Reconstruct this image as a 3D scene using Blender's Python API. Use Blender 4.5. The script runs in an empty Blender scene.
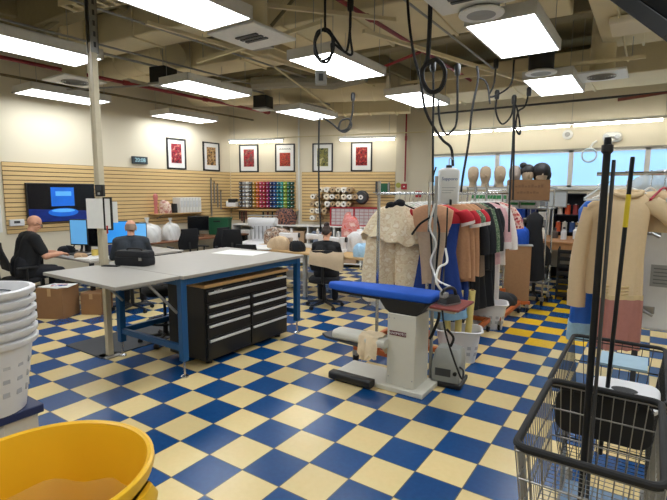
import bpy, bmesh, math, random
from mathutils import Vector, Matrix, Euler
random.seed(7)
PI = math.pi
SC = bpy.context.scene
COL = SC.collection
V = Vector

# ------------------------------------------------------------------ helpers
class MB:
    """Collects shapes and links them as one mesh object."""
    def __init__(s):
        s.v = []; s.f = []; s.m = []; s.M = Matrix(); s.mi = 0
    def at(s, x=0, y=0, z=0, rx=0, ry=0, rz=0):
        s.M = Matrix.Translation((x, y, z)) @ Euler((rx, ry, rz)).to_matrix().to_4x4(); return s
    def add(s, vs, fs):
        b = len(s.v)
        s.v += [tuple(s.M @ V(p)) for p in vs]
        s.f += [tuple(b + i for i in f) for f in fs]; s.m += [s.mi] * len(fs); return s
    def box(s, x0, x1, y0, y1, z0, z1, taper=0):
        t = taper
        vs = [(x0+t, y0+t, z0), (x1-t, y0+t, z0), (x1-t, y1-t, z0), (x0+t, y1-t, z0), (x0, y0, z1), (x1, y0, z1), (x1, y1, z1), (x0, y1, z1)]
        return s.add(vs, [(3, 2, 1, 0), (4, 5, 6, 7), (0, 1, 5, 4), (1, 2, 6, 5), (2, 3, 7, 6), (3, 0, 4, 7)])
    def cbox(s, cx, cy, cz, sx, sy, sz):
        return s.box(cx-sx/2, cx+sx/2, cy-sy/2, cy+sy/2, cz-sz/2, cz+sz/2)
    def loft(s, rings, cap=True, closed=False):
        n = len(rings[0]); vs = [p for r in rings for p in r]; fs = []
        m = len(rings)
        for i in range(m if closed else m-1):
            a = i*n; b = ((i+1) % m)*n
            for j in range(n):
                k = (j+1) % n; fs.append((a+j, a+k, b+k, b+j))
        if cap and not closed:
            fs.append(tuple(range(n))[::-1]); fs.append(tuple((m-1)*n+j for j in range(n)))
        return s.add(vs, fs)
    def tube(s, pts, r, n=8, cap=True, closed=False):
        pts = [V(p) for p in pts]; m = len(pts); rings = []
        rs = r if isinstance(r, (list, tuple)) else [r]*m
        up = None
        for i, p in enumerate(pts):
            a = pts[i-1] if (i > 0 or closed) else p
            b = pts[(i+1) % m] if (i < m-1 or closed) else p
            t = (b-a)
            t = t.normalized() if t.length > 1e-9 else V((0, 0, 1))
            if up is None:
                up = V((0, 0, 1)) if abs(t.z) < .9 else V((1, 0, 0))
            up = up - t*up.dot(t)
            if up.length < 1e-6: up = t.orthogonal()
            up.normalize(); w = t.cross(up)
            rings.append([tuple(p + (up*math.cos(2*PI*j/n) + w*math.sin(2*PI*j/n))*rs[i]) for j in range(n)])
        return s.loft(rings, cap, closed)
    def lathe(s, prof, n=24, cx=0, cy=0, cz=0, sx=1, sy=1, cap=False):
        rings = [[(cx+r*sx*math.cos(2*PI*j/n), cy+r*sy*math.sin(2*PI*j/n), cz+z) for j in range(n)] for r, z in prof]
        return s.loft(rings, cap)
    def prism(s, poly, z0, z1):
        n = len(poly)
        vs = [(x, y, z0) for x, y in poly] + [(x, y, z1) for x, y in poly]
        fs = [tuple(range(n))[::-1], tuple(range(n, 2*n))] + [(i, (i+1) % n, n+(i+1) % n, n+i) for i in range(n)]
        return s.add(vs, fs)
    def ball(s, cx, cy, cz, rx, ry=None, rz=None, n=14, m=9):
        ry = ry or rx; rz = rz or rx
        pr = [(math.sin(PI*i/m), -math.cos(PI*i/m)) for i in range(m+1)]
        pr[0] = (.001, -1); pr[-1] = (.001, 1)
        return s.loft([[(cx+rx*r*math.cos(2*PI*j/n), cy+ry*r*math.sin(2*PI*j/n), cz+rz*z) for j in range(n)] for r, z in pr])

def link_mesh(name, me, mat, parent=None, smooth=35, bevel=0):
    o = bpy.data.objects.new(name, me); COL.objects.link(o)
    for m in (mat if isinstance(mat, (list, tuple)) else [mat]):
        me.materials.append(m)
    if smooth:
        me.polygons.foreach_set('use_smooth', [True]*len(me.polygons))
        me.set_sharp_from_angle(angle=math.radians(smooth))
    if bevel:
        b = o.modifiers.new('bevel', 'BEVEL'); b.width = bevel; b.segments = 2; b.limit_method = 'ANGLE'; b.angle_limit = math.radians(40)
    if parent is not None: o.parent = parent
    return o
def part(name, mb, mat, parent=None, smooth=35, bevel=0, label=None, loc=None, rot=None):
    me = bpy.data.meshes.new(name); me.from_pydata(mb.v, [], mb.f)
    bm = bmesh.new(); bm.from_mesh(me); bmesh.ops.recalc_face_normals(bm, faces=bm.faces); bm.to_mesh(me); bm.free()
    if any(mb.m): me.polygons.foreach_set('material_index', mb.m)
    o = link_mesh(name, me, mat, parent, smooth, bevel)
    if label: o['label'] = label
    if loc: o.location = loc
    if rot: o.rotation_euler = rot
    return o
def tag(o, label, cat, group=None, kind=None):
    o['label'] = label; o['category'] = cat
    if group: o['group'] = group
    if kind: o['kind'] = kind
    return o
def thing(name, label, cat, loc=(0, 0, 0), rz=0, group=None, rot=None):
    o = bpy.data.objects.new(name, None); COL.objects.link(o); o.empty_display_size = .1
    o.location = loc; o.rotation_euler = rot or (0, 0, rz)
    return tag(o, label, cat, group)
def struct(name, mb, mat, smooth=35, bevel=0, parent=None):
    o = part(name, mb, mat, parent, smooth, bevel)
    if parent is None: o['kind'] = 'structure'
    return o
def dup(root, label=None, loc=None, rz=None, group=None, rot=None):
    def cp(o, parent):
        c = o.copy(); COL.objects.link(c)
        if parent is not None: c.parent = parent
        for ch in list(o.children): cp(ch, c)
        return c
    r = cp(root, None)
    if loc is not None: r.location = loc
    if rz is not None: r.rotation_euler = (0, 0, rz)
    if rot is not None: r.rotation_euler = rot
    if label: r['label'] = label
    if group: r['group'] = group
    return r
def spline(pts, k=6):
    """Catmull-Rom through points."""
    P = [V(p) for p in pts]; P = [P[0]*2-P[1]] + P + [P[-1]*2-P[-2]]; out = []
    for i in range(1, len(P)-2):
        for j in range(k):
            t = j/k; a, b, c, d = P[i-1], P[i], P[i+1], P[i+2]
            out.append(.5*((2*b)+(c-a)*t+(2*a-5*b+4*c-d)*t*t+(3*b-a-3*c+d)*t**3))
    return out + [P[-2]]
def rrect(w, h, r, n=4):
    out = []
    for cx, cy, a0 in ((w/2-r, h/2-r, 0), (-w/2+r, h/2-r, 90), (-w/2+r, -h/2+r, 180), (w/2-r, -h/2+r, 270)):
        for i in range(n+1):
            a = math.radians(a0+90*i/n); out.append((cx+r*math.cos(a), cy+r*math.sin(a)))
    return out
def lettering(name, txt, size, mat, parent, loc, rot, depth=.001, label=None):
    cu = bpy.data.curves.new(name, 'FONT'); cu.body = txt; cu.size = size; cu.extrude = depth; cu.align_x = 'CENTER'; cu.align_y = 'CENTER'
    t = bpy.data.objects.new('tmp', cu); COL.objects.link(t)
    bpy.context.view_layer.update()
    me = bpy.data.meshes.new_from_object(t.evaluated_get(bpy.context.evaluated_depsgraph_get()))
    bpy.data.objects.remove(t); me.name = name
    me.materials.clear()
    o = link_mesh(name, me, mat, parent, 0); o.location = loc; o.rotation_euler = rot
    if label: o['label'] = label
    return o

# ------------------------------------------------------------------ materials
def S(c):
    return tuple(((x/255)/12.92 if x/255 <= .04045 else ((x/255+.055)/1.055)**2.4) for x in c)
_mats = {}
def mat(name, rgb, rough=.55, metal=0, var=.06, scale=20, bump=0, emit=0, alpha=None, trans=0, sheen=0):
    if name in _mats: return _mats[name]
    m = bpy.data.materials.new(name); m.use_nodes = True; nt = m.node_tree; b = nt.nodes['Principled BSDF']
    c = S(rgb)
    b.inputs['Roughness'].default_value = rough; b.inputs['Metallic'].default_value = metal
    b.inputs['Base Color'].default_value = (*c, 1)
    if var or bump:
        tc = nt.nodes.new('ShaderNodeTexCoord'); no = nt.nodes.new('ShaderNodeTexNoise')
        no.inputs['Scale'].default_value = scale; no.inputs['Detail'].default_value = 3
        nt.links.new(tc.outputs['Object'], no.inputs['Vector'])
        if var:
            mx = nt.nodes.new('ShaderNodeMix'); mx.data_type = 'RGBA'
            mx.inputs['A'].default_value = (*[x*(1-var*1.6) for x in c], 1); mx.inputs['B'].default_value = (*[min(1, x*(1+var*1.6)) for x in c], 1)
            nt.links.new(no.outputs['Fac'], mx.inputs['Factor']); nt.links.new(mx.outputs['Result'], b.inputs['Base Color'])
        if bump:
            bp = nt.nodes.new('ShaderNodeBump'); bp.inputs['Strength'].default_value = bump; bp.inputs['Distance'].default_value = .01
            nt.links.new(no.outputs['Fac'], bp.inputs['Height']); nt.links.new(bp.outputs['Normal'], b.inputs['Normal'])
    if emit:
        b.inputs['Emission Color'].default_value = (*c, 1); b.inputs['Emission Strength'].default_value = emit
    if alpha is not None: b.inputs['Alpha'].default_value = alpha
    if trans: b.inputs['Transmission Weight'].default_value = trans
    if sheen: b.inputs['Sheen Weight'].default_value = sheen
    _mats[name] = m; return m
def patmat(name, cols, scale=18, rough=.8, kind='noise'):
    """a multi-colour pattern (printed cloth, art print)"""
    if name in _mats: return _mats[name]
    m = bpy.data.materials.new(name); m.use_nodes = True; nt = m.node_tree; b = nt.nodes['Principled BSDF']
    b.inputs['Roughness'].default_value = rough
    tc = nt.nodes.new('ShaderNodeTexCoord'); cr = nt.nodes.new('ShaderNodeValToRGB')
    if kind == 'voronoi':
        no = nt.nodes.new('ShaderNodeTexVoronoi'); out = no.outputs['Distance']; no.inputs['Scale'].default_value = scale
    else:
        no = nt.nodes.new('ShaderNodeTexNoise'); out = no.outputs['Fac']; no.inputs['Scale'].default_value = scale; no.inputs['Detail'].default_value = 4
    nt.links.new(tc.outputs['Object'], no.inputs['Vector']); nt.links.new(out, cr.inputs['Fac'])
    r = cr.color_ramp; n = len(cols)
    lo, hi = (.38, .62) if kind == 'noise' else (0, .8)
    while len(r.elements) < n: r.elements.new(.5)
    for i, c in enumerate(cols):
        r.elements[i].position = lo+(hi-lo)*i/(n-1); r.elements[i].color = (*S(c), 1)
    nt.links.new(cr.outputs['Color'], b.inputs['Base Color'])
    _mats[name] = m; return m

WHITE = mat('white paint', (226, 226, 222), .45)
PLW = mat('white plastic', (222, 222, 224), .4, var=.02)
BLACK = mat('black plastic', (22, 23, 25), .45, var=.1)
RUB = mat('black rubber', (16, 16, 17), .7)
BFAB = mat('black fabric', (24, 25, 29), .9, var=.15, bump=.2, scale=60)
CHROME = mat('chrome', (200, 202, 205), .22, 1, var=.02)
STEEL = mat('brushed steel', (165, 166, 165), .38, .9, var=.05)
GREYP = mat('grey painted steel', (150, 150, 146), .5)
DGREY = mat('dark grey plastic', (58, 60, 63), .5)
CARD = mat('cardboard', (146, 108, 72), .85, var=.05, scale=14)
WOOD = mat('birch board', (196, 160, 108), .6, var=.08, scale=9)
BRWOOD = mat('brown laminate', (122, 78, 50), .5, var=.1)
BLUEST = mat('blue painted steel', (22, 84, 138), .42, var=.04)
REDP = mat('red painted pipe', (132, 30, 38), .5)
CREAM = mat('cream wall paint', (224, 215, 192), .8, var=.015, scale=2)
CEILP = mat('cream ceiling paint', (202, 190, 150), .85, var=.06, scale=2)
DUCT = mat('cream painted duct', (218, 206, 170), .7, var=.05, scale=3)
DECK = mat('dimmed cream ceiling deck', (152, 144, 114), .9, var=.1, scale=2)  # cream paint darkened toward olive for the unlit space above the lamps
ORANGE = mat('orange painted steel', (190, 98, 42), .5)
SKIN = mat('skin', (214, 158, 128), .55, var=.05, scale=15)
CREAMFAB = mat('cream cloth', (222, 202, 168), .9, var=.06, bump=.25, scale=35)
LAMPW = mat('lit troffer diffuser', (248, 252, 255), .5, var=0, emit=9)
TUBEW = mat('lit fluorescent tube', (255, 252, 242), .5, var=0, emit=12)
SKYW = mat('daylight window film', (146, 194, 232), .3, var=0, emit=.72)
PAPER = mat('white paper', (232, 232, 228), .8, var=.03)
# ------------------------------------------------------------------ camera
T = .3048
cam = bpy.data.cameras.new('camera'); cam.sensor_width = 36; cam.lens = 469.36/667*36; cam.clip_start = .05
co = bpy.data.objects.new('camera', cam); COL.objects.link(co)
co.location = (0, 0, 1.7653); co.rotation_euler = (math.radians(82.811), math.radians(-.313), math.radians(34.076))
SC.camera = co
SC.cycles.sample_clamp_indirect = 6
SC.view_settings.view_transform = 'Standard'; SC.view_settings.look = 'None'; SC.view_settings.gamma = 1
SC.view_settings.exposure = .55
w = bpy.data.worlds.new('world'); SC.world = w; w.use_nodes = True
w.node_tree.nodes['Background'].inputs['Color'].default_value = (.75, .85, 1, 1); w.node_tree.nodes['Background'].inputs['Strength'].default_value = .6

# ------------------------------------------------------------------ floor tiles
def floor_mat():
    m = bpy.data.materials.new('checker vinyl tiles'); m.use_nodes = True; nt = m.node_tree; b = nt.nodes['Principled BSDF']; L = nt.links.new
    def M(op, a, c=None, d=None):
        n = nt.nodes.new('ShaderNodeMath'); n.operation = op
        for i, x in enumerate((a, c, d)):
            if x is None: continue
            if isinstance(x, (int, float)): n.inputs[i].default_value = x
            else: L(x, n.inputs[i])
        return n.outputs[0]
    tc = nt.nodes.new('ShaderNodeTexCoord'); sp = nt.nodes.new('ShaderNodeSeparateXYZ'); L(tc.outputs['Object'], sp.inputs[0])
    bx = M('ADD', M('DIVIDE', sp.outputs['X'], T), 5.6793); ay = M('SUBTRACT', M('DIVIDE', sp.outputs['Y'], T), 7.5301)
    fb = M('FLOOR', bx); fa = M('FLOOR', ay)
    par = M('FLOORED_MODULO', M('ADD', fb, fa), 2)                         # 0 blue, 1 cream
    yel = M('MULTIPLY', M('GREATER_THAN', fb, .5), M('GREATER_THAN', fa, 10.5))
    yel = M('MULTIPLY', yel, M('LESS_THAN', fb, 3.5))
    no = nt.nodes.new('ShaderNodeTexNoise'); no.inputs['Scale'].default_value = 28; no.inputs['Detail'].default_value = 2; L(tc.outputs['Object'], no.inputs['Vector'])
    wn = nt.nodes.new('ShaderNodeTexWhiteNoise'); cm = nt.nodes.new('ShaderNodeCombineXYZ'); L(fb, cm.inputs[0]); L(fa, cm.inputs[1]); L(cm.outputs[0], wn.inputs['Vector'])
    def mix(f, a, c):
        n = nt.nodes.new('ShaderNodeMix'); n.data_type = 'RGBA'
        L(f, n.inputs['Factor'])
        for k, x in (('A', a), ('B', c)):
            if isinstance(x, tuple): n.inputs[k].default_value = (*S(x), 1)
            else: L(x, n.inputs[k])
        return n.outputs['Result']
    blue = mix(no.outputs['Fac'], (10, 62, 118), (20, 78, 136)); cream = mix(no.outputs['Fac'], (222, 199, 142), (230, 208, 152)); b.inputs['Specular IOR Level'].default_value = .38
    yello = mix(no.outputs['Fac'], (214, 168, 22), (238, 196, 50))
    col = mix(par, blue, mix(yel, cream, yello))
    # each tile a little lighter or darker than its neighbours
    hs = nt.nodes.new('ShaderNodeHueSaturation'); L(col, hs.inputs['Color']); L(M('ADD', M('MULTIPLY', wn.outputs['Value'], .16), .92), hs.inputs['Value'])
    ex = M('MINIMUM', M('MINIMUM', M('FRACT', bx), M('SUBTRACT', 1, M('FRACT', bx))), M('MINIMUM', M('FRACT', ay), M('SUBTRACT', 1, M('FRACT', ay))))
    joint = M('LESS_THAN', ex, .011)
    L(mix(joint, hs.outputs['Color'], (92, 92, 80)), b.inputs['Base Color'])
    n2 = nt.nodes.new('ShaderNodeTexNoise'); n2.inputs['Scale'].default_value = 3; L(tc.outputs['Object'], n2.inputs['Vector'])
    b.inputs['Roughness'].default_value = .27
    return m
XL, XR, YB, YW, ZC = -8.8, 3.2, -3.0, 10.9, 4.4
struct('floor', MB().box(XL-.2, XR+.2, YB-.2, YW+.5, -.1, 0), floor_mat())
struct('ceiling', MB().box(XL-.2, XR+.2, YB-.2, YW+.5, ZC, ZC+.1), DECK)
struct('wall_left', MB().box(XL-.2, XL, YB-.2, 8.5, 0, ZC), CREAM)
struct('wall_rear', MB().box(XL, XR, YB-.2, YB, 0, ZC), CREAM)
struct('wall_right', MB().box(XR, XR+.2, YB-.2, YW+.3, 0, ZC), CREAM)
BO = V((-8.8, 8.4, 0)); BD = V((.933, .359, 0)).normalized(); BN = V((BD.y, -BD.x, 0)); BA = math.atan2(BD.y, BD.x)
def bw(s, off, z):                    # a point on the skewed back wall: along it, out from it, height
    p = BO + BD*s + BN*off; return (p.x, p.y, z)
mb = MB(); mb.M = Matrix.Translation(BO) @ Matrix.Rotation(BA, 4, 'Z')
mb.box(-.2, 4.95, 0, .2, 0, ZC); struct('wall_back', mb, CREAM)
mb = MB(); mb.M = Matrix.Translation(BO) @ Matrix.Rotation(BA, 4, 'Z')
mb.box(4.13, 4.9, -.12, .0, 0, ZC); struct('wall_pillar', mb, mat('pillar paint', (206, 198, 176), .8, var=.02, scale=2), bevel=.01)
# window wall, in pieces round the strip of windows
ZS, ZT = 1.86, 2.62
mb = MB(); mb.box(-4.9, XR, YW, YW+.2, 0, ZS).box(-4.9, XR, YW, YW+.2, ZT, ZC).box(-4.9, -4.52, YW, YW+.2, ZS, ZT)
struct('wall_far', mb, CREAM)
xs = [-4.52, -2.95, -1.46, -.14, 1.3, 3.2]
for i in range(5):
    a, b_ = xs[i], xs[i+1]
    mb = MB(); t = .045
    mb.box(a, b_, YW-.01, YW+.06, ZS, ZS+t).box(a, b_, YW-.01, YW+.06, ZT-t, ZT).box(a, a+t, YW-.01, YW+.06, ZS, ZT).box(b_-t, b_, YW-.01, YW+.06, ZS, ZT)
    wdw = struct('window_%d' % (i+1), mb, WHITE)
    part('pane', MB().box(a+t, b_-t, YW+.04, YW+.05, ZS+t, ZT-t), SKYW, wdw)
struct('trim_1', MB().box(-4.52, XR, YW-.07, YW, ZS-.05, ZS), WHITE, bevel=.005)
struct('trim_2', MB().box(-4.52, XR, YW-.03, YW, ZT, ZT+.03), mat('grey trim', (150, 146, 134), .6))
struct('baseboard_left', MB().box(XL, XL+.015, YB, 8.38, 0, .1), mat('dark baseboard', (70, 66, 60), .6))

# ------------------------------------------------------------------ slatwall panels
def slat(length, h, label, loc, rz):
    mb = MB(); n = int(round(h/.076)); p = h/n
    mb.mi = 1; mb.box(0, length, -.004, .0, 0, h); mb.mi = 0
    for i in range(n):
        mb.box(0, length, -.024, -.003, i*p+.007, (i+1)*p-.007)
    o = part('slatwall', mb, [SLAT, mat('shaded slatwall groove board', (96, 66, 40), .7)], None, 0); o.location = loc; o.rotation_euler = (0, 0, rz)  # brown MDF backing, darkened so the grooves read as shadow
    tag(o, label, 'slatwall')
def slat_mat():
    m = bpy.data.materials.new('maple slatwall'); m.use_nodes = True; nt = m.node_tree; b = nt.nodes['Principled BSDF']; b.inputs['Roughness'].default_value = .5
    tc = nt.nodes.new('ShaderNodeTexCoord'); mp = nt.nodes.new('ShaderNodeMapping'); mp.inputs['Scale'].default_value = (1.2, 1, 14)
    no = nt.nodes.new('ShaderNodeTexNoise'); no.inputs['Scale'].default_value = 3; no.inputs['Detail'].default_value = 4
    mx = nt.nodes.new('ShaderNodeMix'); mx.data_type = 'RGBA'; mx.inputs['A'].default_value = (*S((208, 174, 118)), 1); mx.inputs['B'].default_value = (*S((232, 202, 146)), 1)
    nt.links.new(tc.outputs['Object'], mp.inputs[0]); nt.links.new(mp.outputs[0], no.inputs['Vector']); nt.links.new(no.outputs['Fac'], mx.inputs['Factor']); nt.links.new(mx.outputs['Result'], b.inputs['Base Color'])
    return m
SLAT = slat_mat()
# left wall: local x runs along +Y, outward (-y local) must be +X  -> rotate +90deg
slat(1.62, 1.19, 'wooden slatwall panel behind the wall television', (XL+.002, 3.38, 1.02), PI/2)
slat(3.28, 1.19, 'long wooden slatwall panel carrying the shelf of white binders', (XL+.002, 5.09, 1.02), PI/2)
slat(1.70, 1.19, 'wooden slatwall panel behind the coloured thread cones', bw(.02, .002, 1.02), BA)
slat(2.24, 1.19, 'wooden slatwall panel behind the rolls of fabric', bw(1.87, .002, 1.02), BA)
o = part('wall_conduit', MB().tube([bw(1.80, .03, .9), bw(1.80, .03, 3.6)], .022), WHITE); tag(o, 'white vertical conduit between the two back slatwall panels', 'conduit')

# ------------------------------------------------------------------ troffers
def make_troffer(label, loc, L=1.26, W=.62, H=.11, rods=True):
    t = thing('ceiling_troffer', label, 'ceiling light', loc, 0, 'hanging troffer lights')
    mb = MB(); w2, l2 = W/2, L/2
    mb.box(-w2, w2, -l2, l2, H-.01, H).box(-w2, -w2+.02, -l2, l2, 0, H).box(w2-.02, w2, -l2, l2, 0, H).box(-w2, w2, -l2, -l2+.02, 0, H).box(-w2, w2, l2-.02, l2, 0, H)
    part('housing', mb, mat('troffer housing', (214, 213, 208), .5), t, 30)
    part('diffuser', MB().box(-w2+.02, w2-.02, -l2+.02, l2-.02, .004, .012), LAMPW, t, 0)
    for x in (-w2+.05, w2-.05):
        for y in (-l2+.1, l2-.1): part('hanger_wire', MB().tube([(x, y, H), (x, y, ZC-loc[2])], .0035, 5), STEEL, t)
    return t
ZL = 3.25
tro = make_troffer('hanging troffer light right behind the steel pole, at the upper left edge', (-5.66, 2.55, ZL))
for lb, x, y in [
    ('hanging troffer light nearest the camera, cut off by the top edge', -3.32, 2.55),
    ('low hanging troffer light along the left wall above the television', -8.1, 4.1),
    ('hanging troffer light with the black box at its near end, before the left posters', -5.68, 5.0),
    ('hanging troffer light close to the left wall above its two posters', -8.27, 6.65),
    ('hanging troffer light behind the looped black cord in the middle of the ceiling', -3.29, 4.98),
    ('hanging troffer light before the back wall above the thread cones', -5.78, 7.6),
    ('hanging troffer light before the pillar with the red pipe', -3.33, 7.4),
    ('large hanging troffer light above the clothes racks, with a round disc at its near end', -1.23, 5.0),
    ('smaller looking hanging troffer light toward the windows, black drum at its near end', -1.27, 7.48),
    ('unseen troffer light added behind the camera over the left aisle', -5.66, 0),  # from here down: unseen repeats of the grid, added for more light
    ('unseen troffer light added behind the camera over the bin', -3.32, 0),
    ('unseen troffer light added overhead by the shopping cart', .75, 2.55),
    ('unseen troffer light added over the white cabinet', .75, 5.0),
    ('unseen troffer light added over the right rear corner', -.9, 0),
    ('unseen troffer light added behind the camera to brighten the white cabinet', 1.6, -.4),  # unseen, added to lighten the front of the white cabinet
    ]:
    dup(tro, lb, (x, y, ZL))
def strip(label, p0, p1, zc, nt_=1):
    p0, p1 = V(p0), V(p1); d = p1-p0; L = d.length; rz = math.atan2(d.y, d.x)
    t = thing('strip_light', label, 'strip light', p0, rz)
    part('housing', MB().box(0, L, -.035, .035, .035, .085), WHITE, t)
    for k in range(nt_):
        a = L*k/nt_+.04; b = L*(k+1)/nt_-.04
        part('tube', MB().tube([(a, 0, .012), (b, 0, .012)], .022, 10), TUBEW, t)
    for k in range(nt_+1):
        x = min(max(L*k/nt_, .15), L-.15); part('hanger_rod', MB().tube([(x, 0, .08), (x, 0, zc-p0.z)], .004, 5), STEEL, t)
strip('short strip light above the two posters over the thread cones', bw(.12, .32, 2.9), bw(1.52, .32, 2.9), ZC)
strip('short strip light above the posters over the fabric rolls', bw(2.84, .32, 2.9), bw(4.14, .32, 2.9), ZC)
strip('long row of strip lights along the window wall', (-4.45, 10.45, 3.05), (3.1, 10.45, 3.05), ZC, 5)
# ------------------------------------------------------------------ pipes, ducts and fittings under the ceiling
def pipe(name, pts, r, m, label, cat='pipe', couplings=()):
    t = thing(name, label, cat, pts[0])
    o = V(pts[0]); loc = [tuple(V(p)-o) for p in pts]
    part('pipe_run', MB().tube(loc, r, 10), m, t)
    for c in couplings:
        a, b = V(loc[0]), V(loc[-1]) if len(loc) == 2 else V(loc[1]); d = (b-a).normalized(); q = a+(b-a)*c
        part('coupling', MB().tube([q-d*.05, q+d*.05], r*1.5, 10), m, t)
    return t
pipe('sprinkler_pipe', [(-7.3, -1, 3.5), (-7.3, 8.2, 3.5), (-7.3, 8.2, 3.62)], .028, REDP, 'long dark red sprinkler pipe running over the left desks', couplings=(.35, .62, .80, .99))
pipe('sprinkler_pipe', [(-2.83, -1, 3.72), (-2.83, 8.5, 3.72)], .024, REDP, 'dark red sprinkler pipe crossing the middle of the ceiling', couplings=(.4, .62))
pipe('sprinkler_pipe', [(-2.83, 6.35, 3.70), (-4.0, 6.35, 3.45), (-4.0, 6.35, 4.35)], .022, REDP, 'short dark red branch pipe between the two middle troffer lights')
x, y, z = bw(4.35, .17, 1.95)
pipe('riser_pipe', [(x, y, 1.98), (x, y, 3.9)], .018, REDP, 'thin red riser pipe on the cream pillar', couplings=(.5,))
pipe('drain_pipe', [(-.55, 8.45, 3.15), (.2, 8.45, 3.2), (.2, 8.45, 4.35)], .025, mat('brown red pipe', (128, 66, 52), .5), 'brown red pipe dropping and turning left by the ceiling vent at the right')
pipe('ceiling_conduit', [(-6.5, -1, 3.62), (-6.3, 9.0, 3.62)], .018, GREYP, 'grey conduit running along the ceiling right of the steel pole')
pipe('ceiling_conduit', [(-6.35, -1, 3.68), (-6.15, 9.0, 3.68)], .014, GREYP, 'thinner grey conduit alongside the one right of the steel pole')
pipe('ceiling_conduit', [(-7.9, -1, 3.4), (-7.9, 8.3, 3.4)], .02, mat('olive conduit', (108, 96, 66), .7), 'olive painted conduit along the top of the left wall')
pipe('ceiling_conduit', [(-8.75, 3.6, 3.32), (-5.1, 5.1, 3.35)], .014, GREYP, 'thin grey conduit crossing from the left wall to the black box')
pipe('ceiling_conduit', [(-7.5, 8.6, 3.0), (-4.2, 9.8, 3.05)], .012, CEILP, 'cream conduit along the back wall over the posters')
pipe('ceiling_conduit', [(-4.7, 10.6, 3.55), (3.1, 10.2, 3.5)], .022, DGREY, 'dark conduit high along the window wall')
pipe('ceiling_conduit', [(-4.0, 4.6, 3.28), (-5.3, 7.9, 3.3)], .012, CEILP, 'cream conduit between the two middle troffer lights')

for lb, a, b_, r in (('olive diagonal brace behind the light at the upper left', (-7.4, 3.2, 3.75), (-5.4, 3.6, 4.35), .03), ('olive diagonal brace crossing above the pole', (-6.2, 2.9, 4.3), (-4.4, 3.7, 3.7), .03), ('cream brace rising beside the coiled cord', (-3.7, 4.2, 3.6), (-3.1, 4.5, 4.3), .02)):
    pipe('ceiling_brace', [a, b_], r, mat('olive brace paint', (116, 108, 84), .8), lb, 'brace')
for k, (x, lb) in enumerate(((-5.0, 'grey conduit over the big table, nearer the pole'), (-4.35, 'grey conduit over the big table, nearer the looped cord'), (-2.2, 'grey conduit right of the middle red pipe'), (-.45, 'grey conduit beside the large light over the racks'))):
    pipe('ceiling_conduit', [(x, -1, 3.66), (x, 8.3, 3.66)], .013, (GREYP, CEILP)[k % 2], lb)
pipe('flexible_duct', [(-5.9, 6.2, 3.6), (-5.2, 6.5, 3.62), (-4.7, 6.9, 3.6), (-4.1, 7.0, 3.66)], .11, mat('grey flexible duct', (150, 146, 130), .6, bump=.4, scale=30), 'bulging flexible duct above the light before the thread cones', 'duct')
def duct(label, x0, x1, y0, y1, z0, z1, rz=0, seams=3, name='air_duct', m=None, along='x'):
    cx, cy = (x0+x1)/2, (y0+y1)/2
    t = thing(name, label, 'duct' if name == 'air_duct' else 'beam', (cx, cy, z0), rz)
    a, b, h = (x1-x0)/2, (y1-y0)/2, z1-z0
    part('duct_body' if name == 'air_duct' else 'beam_body', MB().box(-a, a, -b, b, 0, h), m or DUCT, t, bevel=.02)
    for k in range(seams):
        if along == 'x':
            q = -a+2*a*(k+.5)/seams; part('seam_flange', MB().box(q-.015, q+.015, -b-.02, b+.02, -.02, h), m or DUCT, t)
        else:
            q = -b+2*b*(k+.5)/seams; part('seam_flange', MB().box(-a-.02, a+.02, q-.015, q+.015, -.02, h), m or DUCT, t)
    return t
def rduct(label, p0, p1, r, flat=.6, n=20, seams=5):
    p0, p1 = V(p0), V(p1); d = p1-p0; t = thing('air_duct', label, 'duct', p0, math.atan2(d.y, d.x)); L = d.length
    def ring(x, k): return [(x, k*r*math.cos(2*PI*j/n), k*r*flat*math.sin(2*PI*j/n)) for j in range(n)]
    part('duct_body', MB().loft([ring(0, 1), ring(L, 1)]), DUCT, t)
    for k in range(seams):
        x = L*(k+.5)/seams; part('seam_flange', MB().loft([ring(x-.02, 1.04), ring(x+.02, 1.04)]), DUCT, t)
    return t
duct('wide cream duct over the middle of the room, behind the thick hanging cable', -4.6, -.9, 4.95, 6.35, 3.85, 4.3, .06, 4)
duct('cream duct crossing the ceiling just right of the steel pole', -7.6, -4.3, 3.95, 4.45, 3.8, 4.2, .1, 3)
duct('second cream duct crossing behind the one by the steel pole', -8.0, -4.85, 5.3, 5.9, 3.75, 4.15, .08, 3)
rduct('round cream duct above the light at the left wall', (-8.7, 4.83, 3.85), (-6.3, 4.87, 3.85), .25, .8)
rduct('long oval cream duct running across before the back wall', (-8.0, 6.7, 3.7), (-4.3, 8.2, 3.7), .42, .5, seams=7)
duct('low cream duct above the light before the thread cones', -6.0, -4.3, 8.85, 9.15, 3.4, 3.7, BA, 3)
duct('wide cream duct above the clothes racks toward the windows', -3.9, 3.1, 8.6, 9.7, 3.55, 4.0, 0, 6)
duct('cream duct with ribs above the light at the right', -.7, 2.9, 5.6, 7.6, 3.7, 3.94, 0, 4)
duct('cream access frame on the duct at the upper right', -.55, .45, 6.2, 6.75, 3.6, 3.68, 0, 0, m=CREAM)
duct('cream hood by the black screen at the upper right corner', .05, .9, 3.6, 4.4, 3.25, 3.8, 0, 0, m=WHITE)
BEAM = mat('olive painted beam', (142, 132, 102), .85, var=.08)
for lb, a in (('olive roof beam nearest the camera', (-8.7, 3.1, 3.25, 3.5, 3.95, 4.4)), ('olive roof beam over the middle of the room', (-8.7, 3.1, 6.75, 7.0, 3.95, 4.4)), ('olive roof beam nearest the windows', (-8.7, 3.1, 9.9, 10.1, 3.95, 4.4))):
    duct(lb, *a, 0, 0, 'roof_beam', BEAM)
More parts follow.
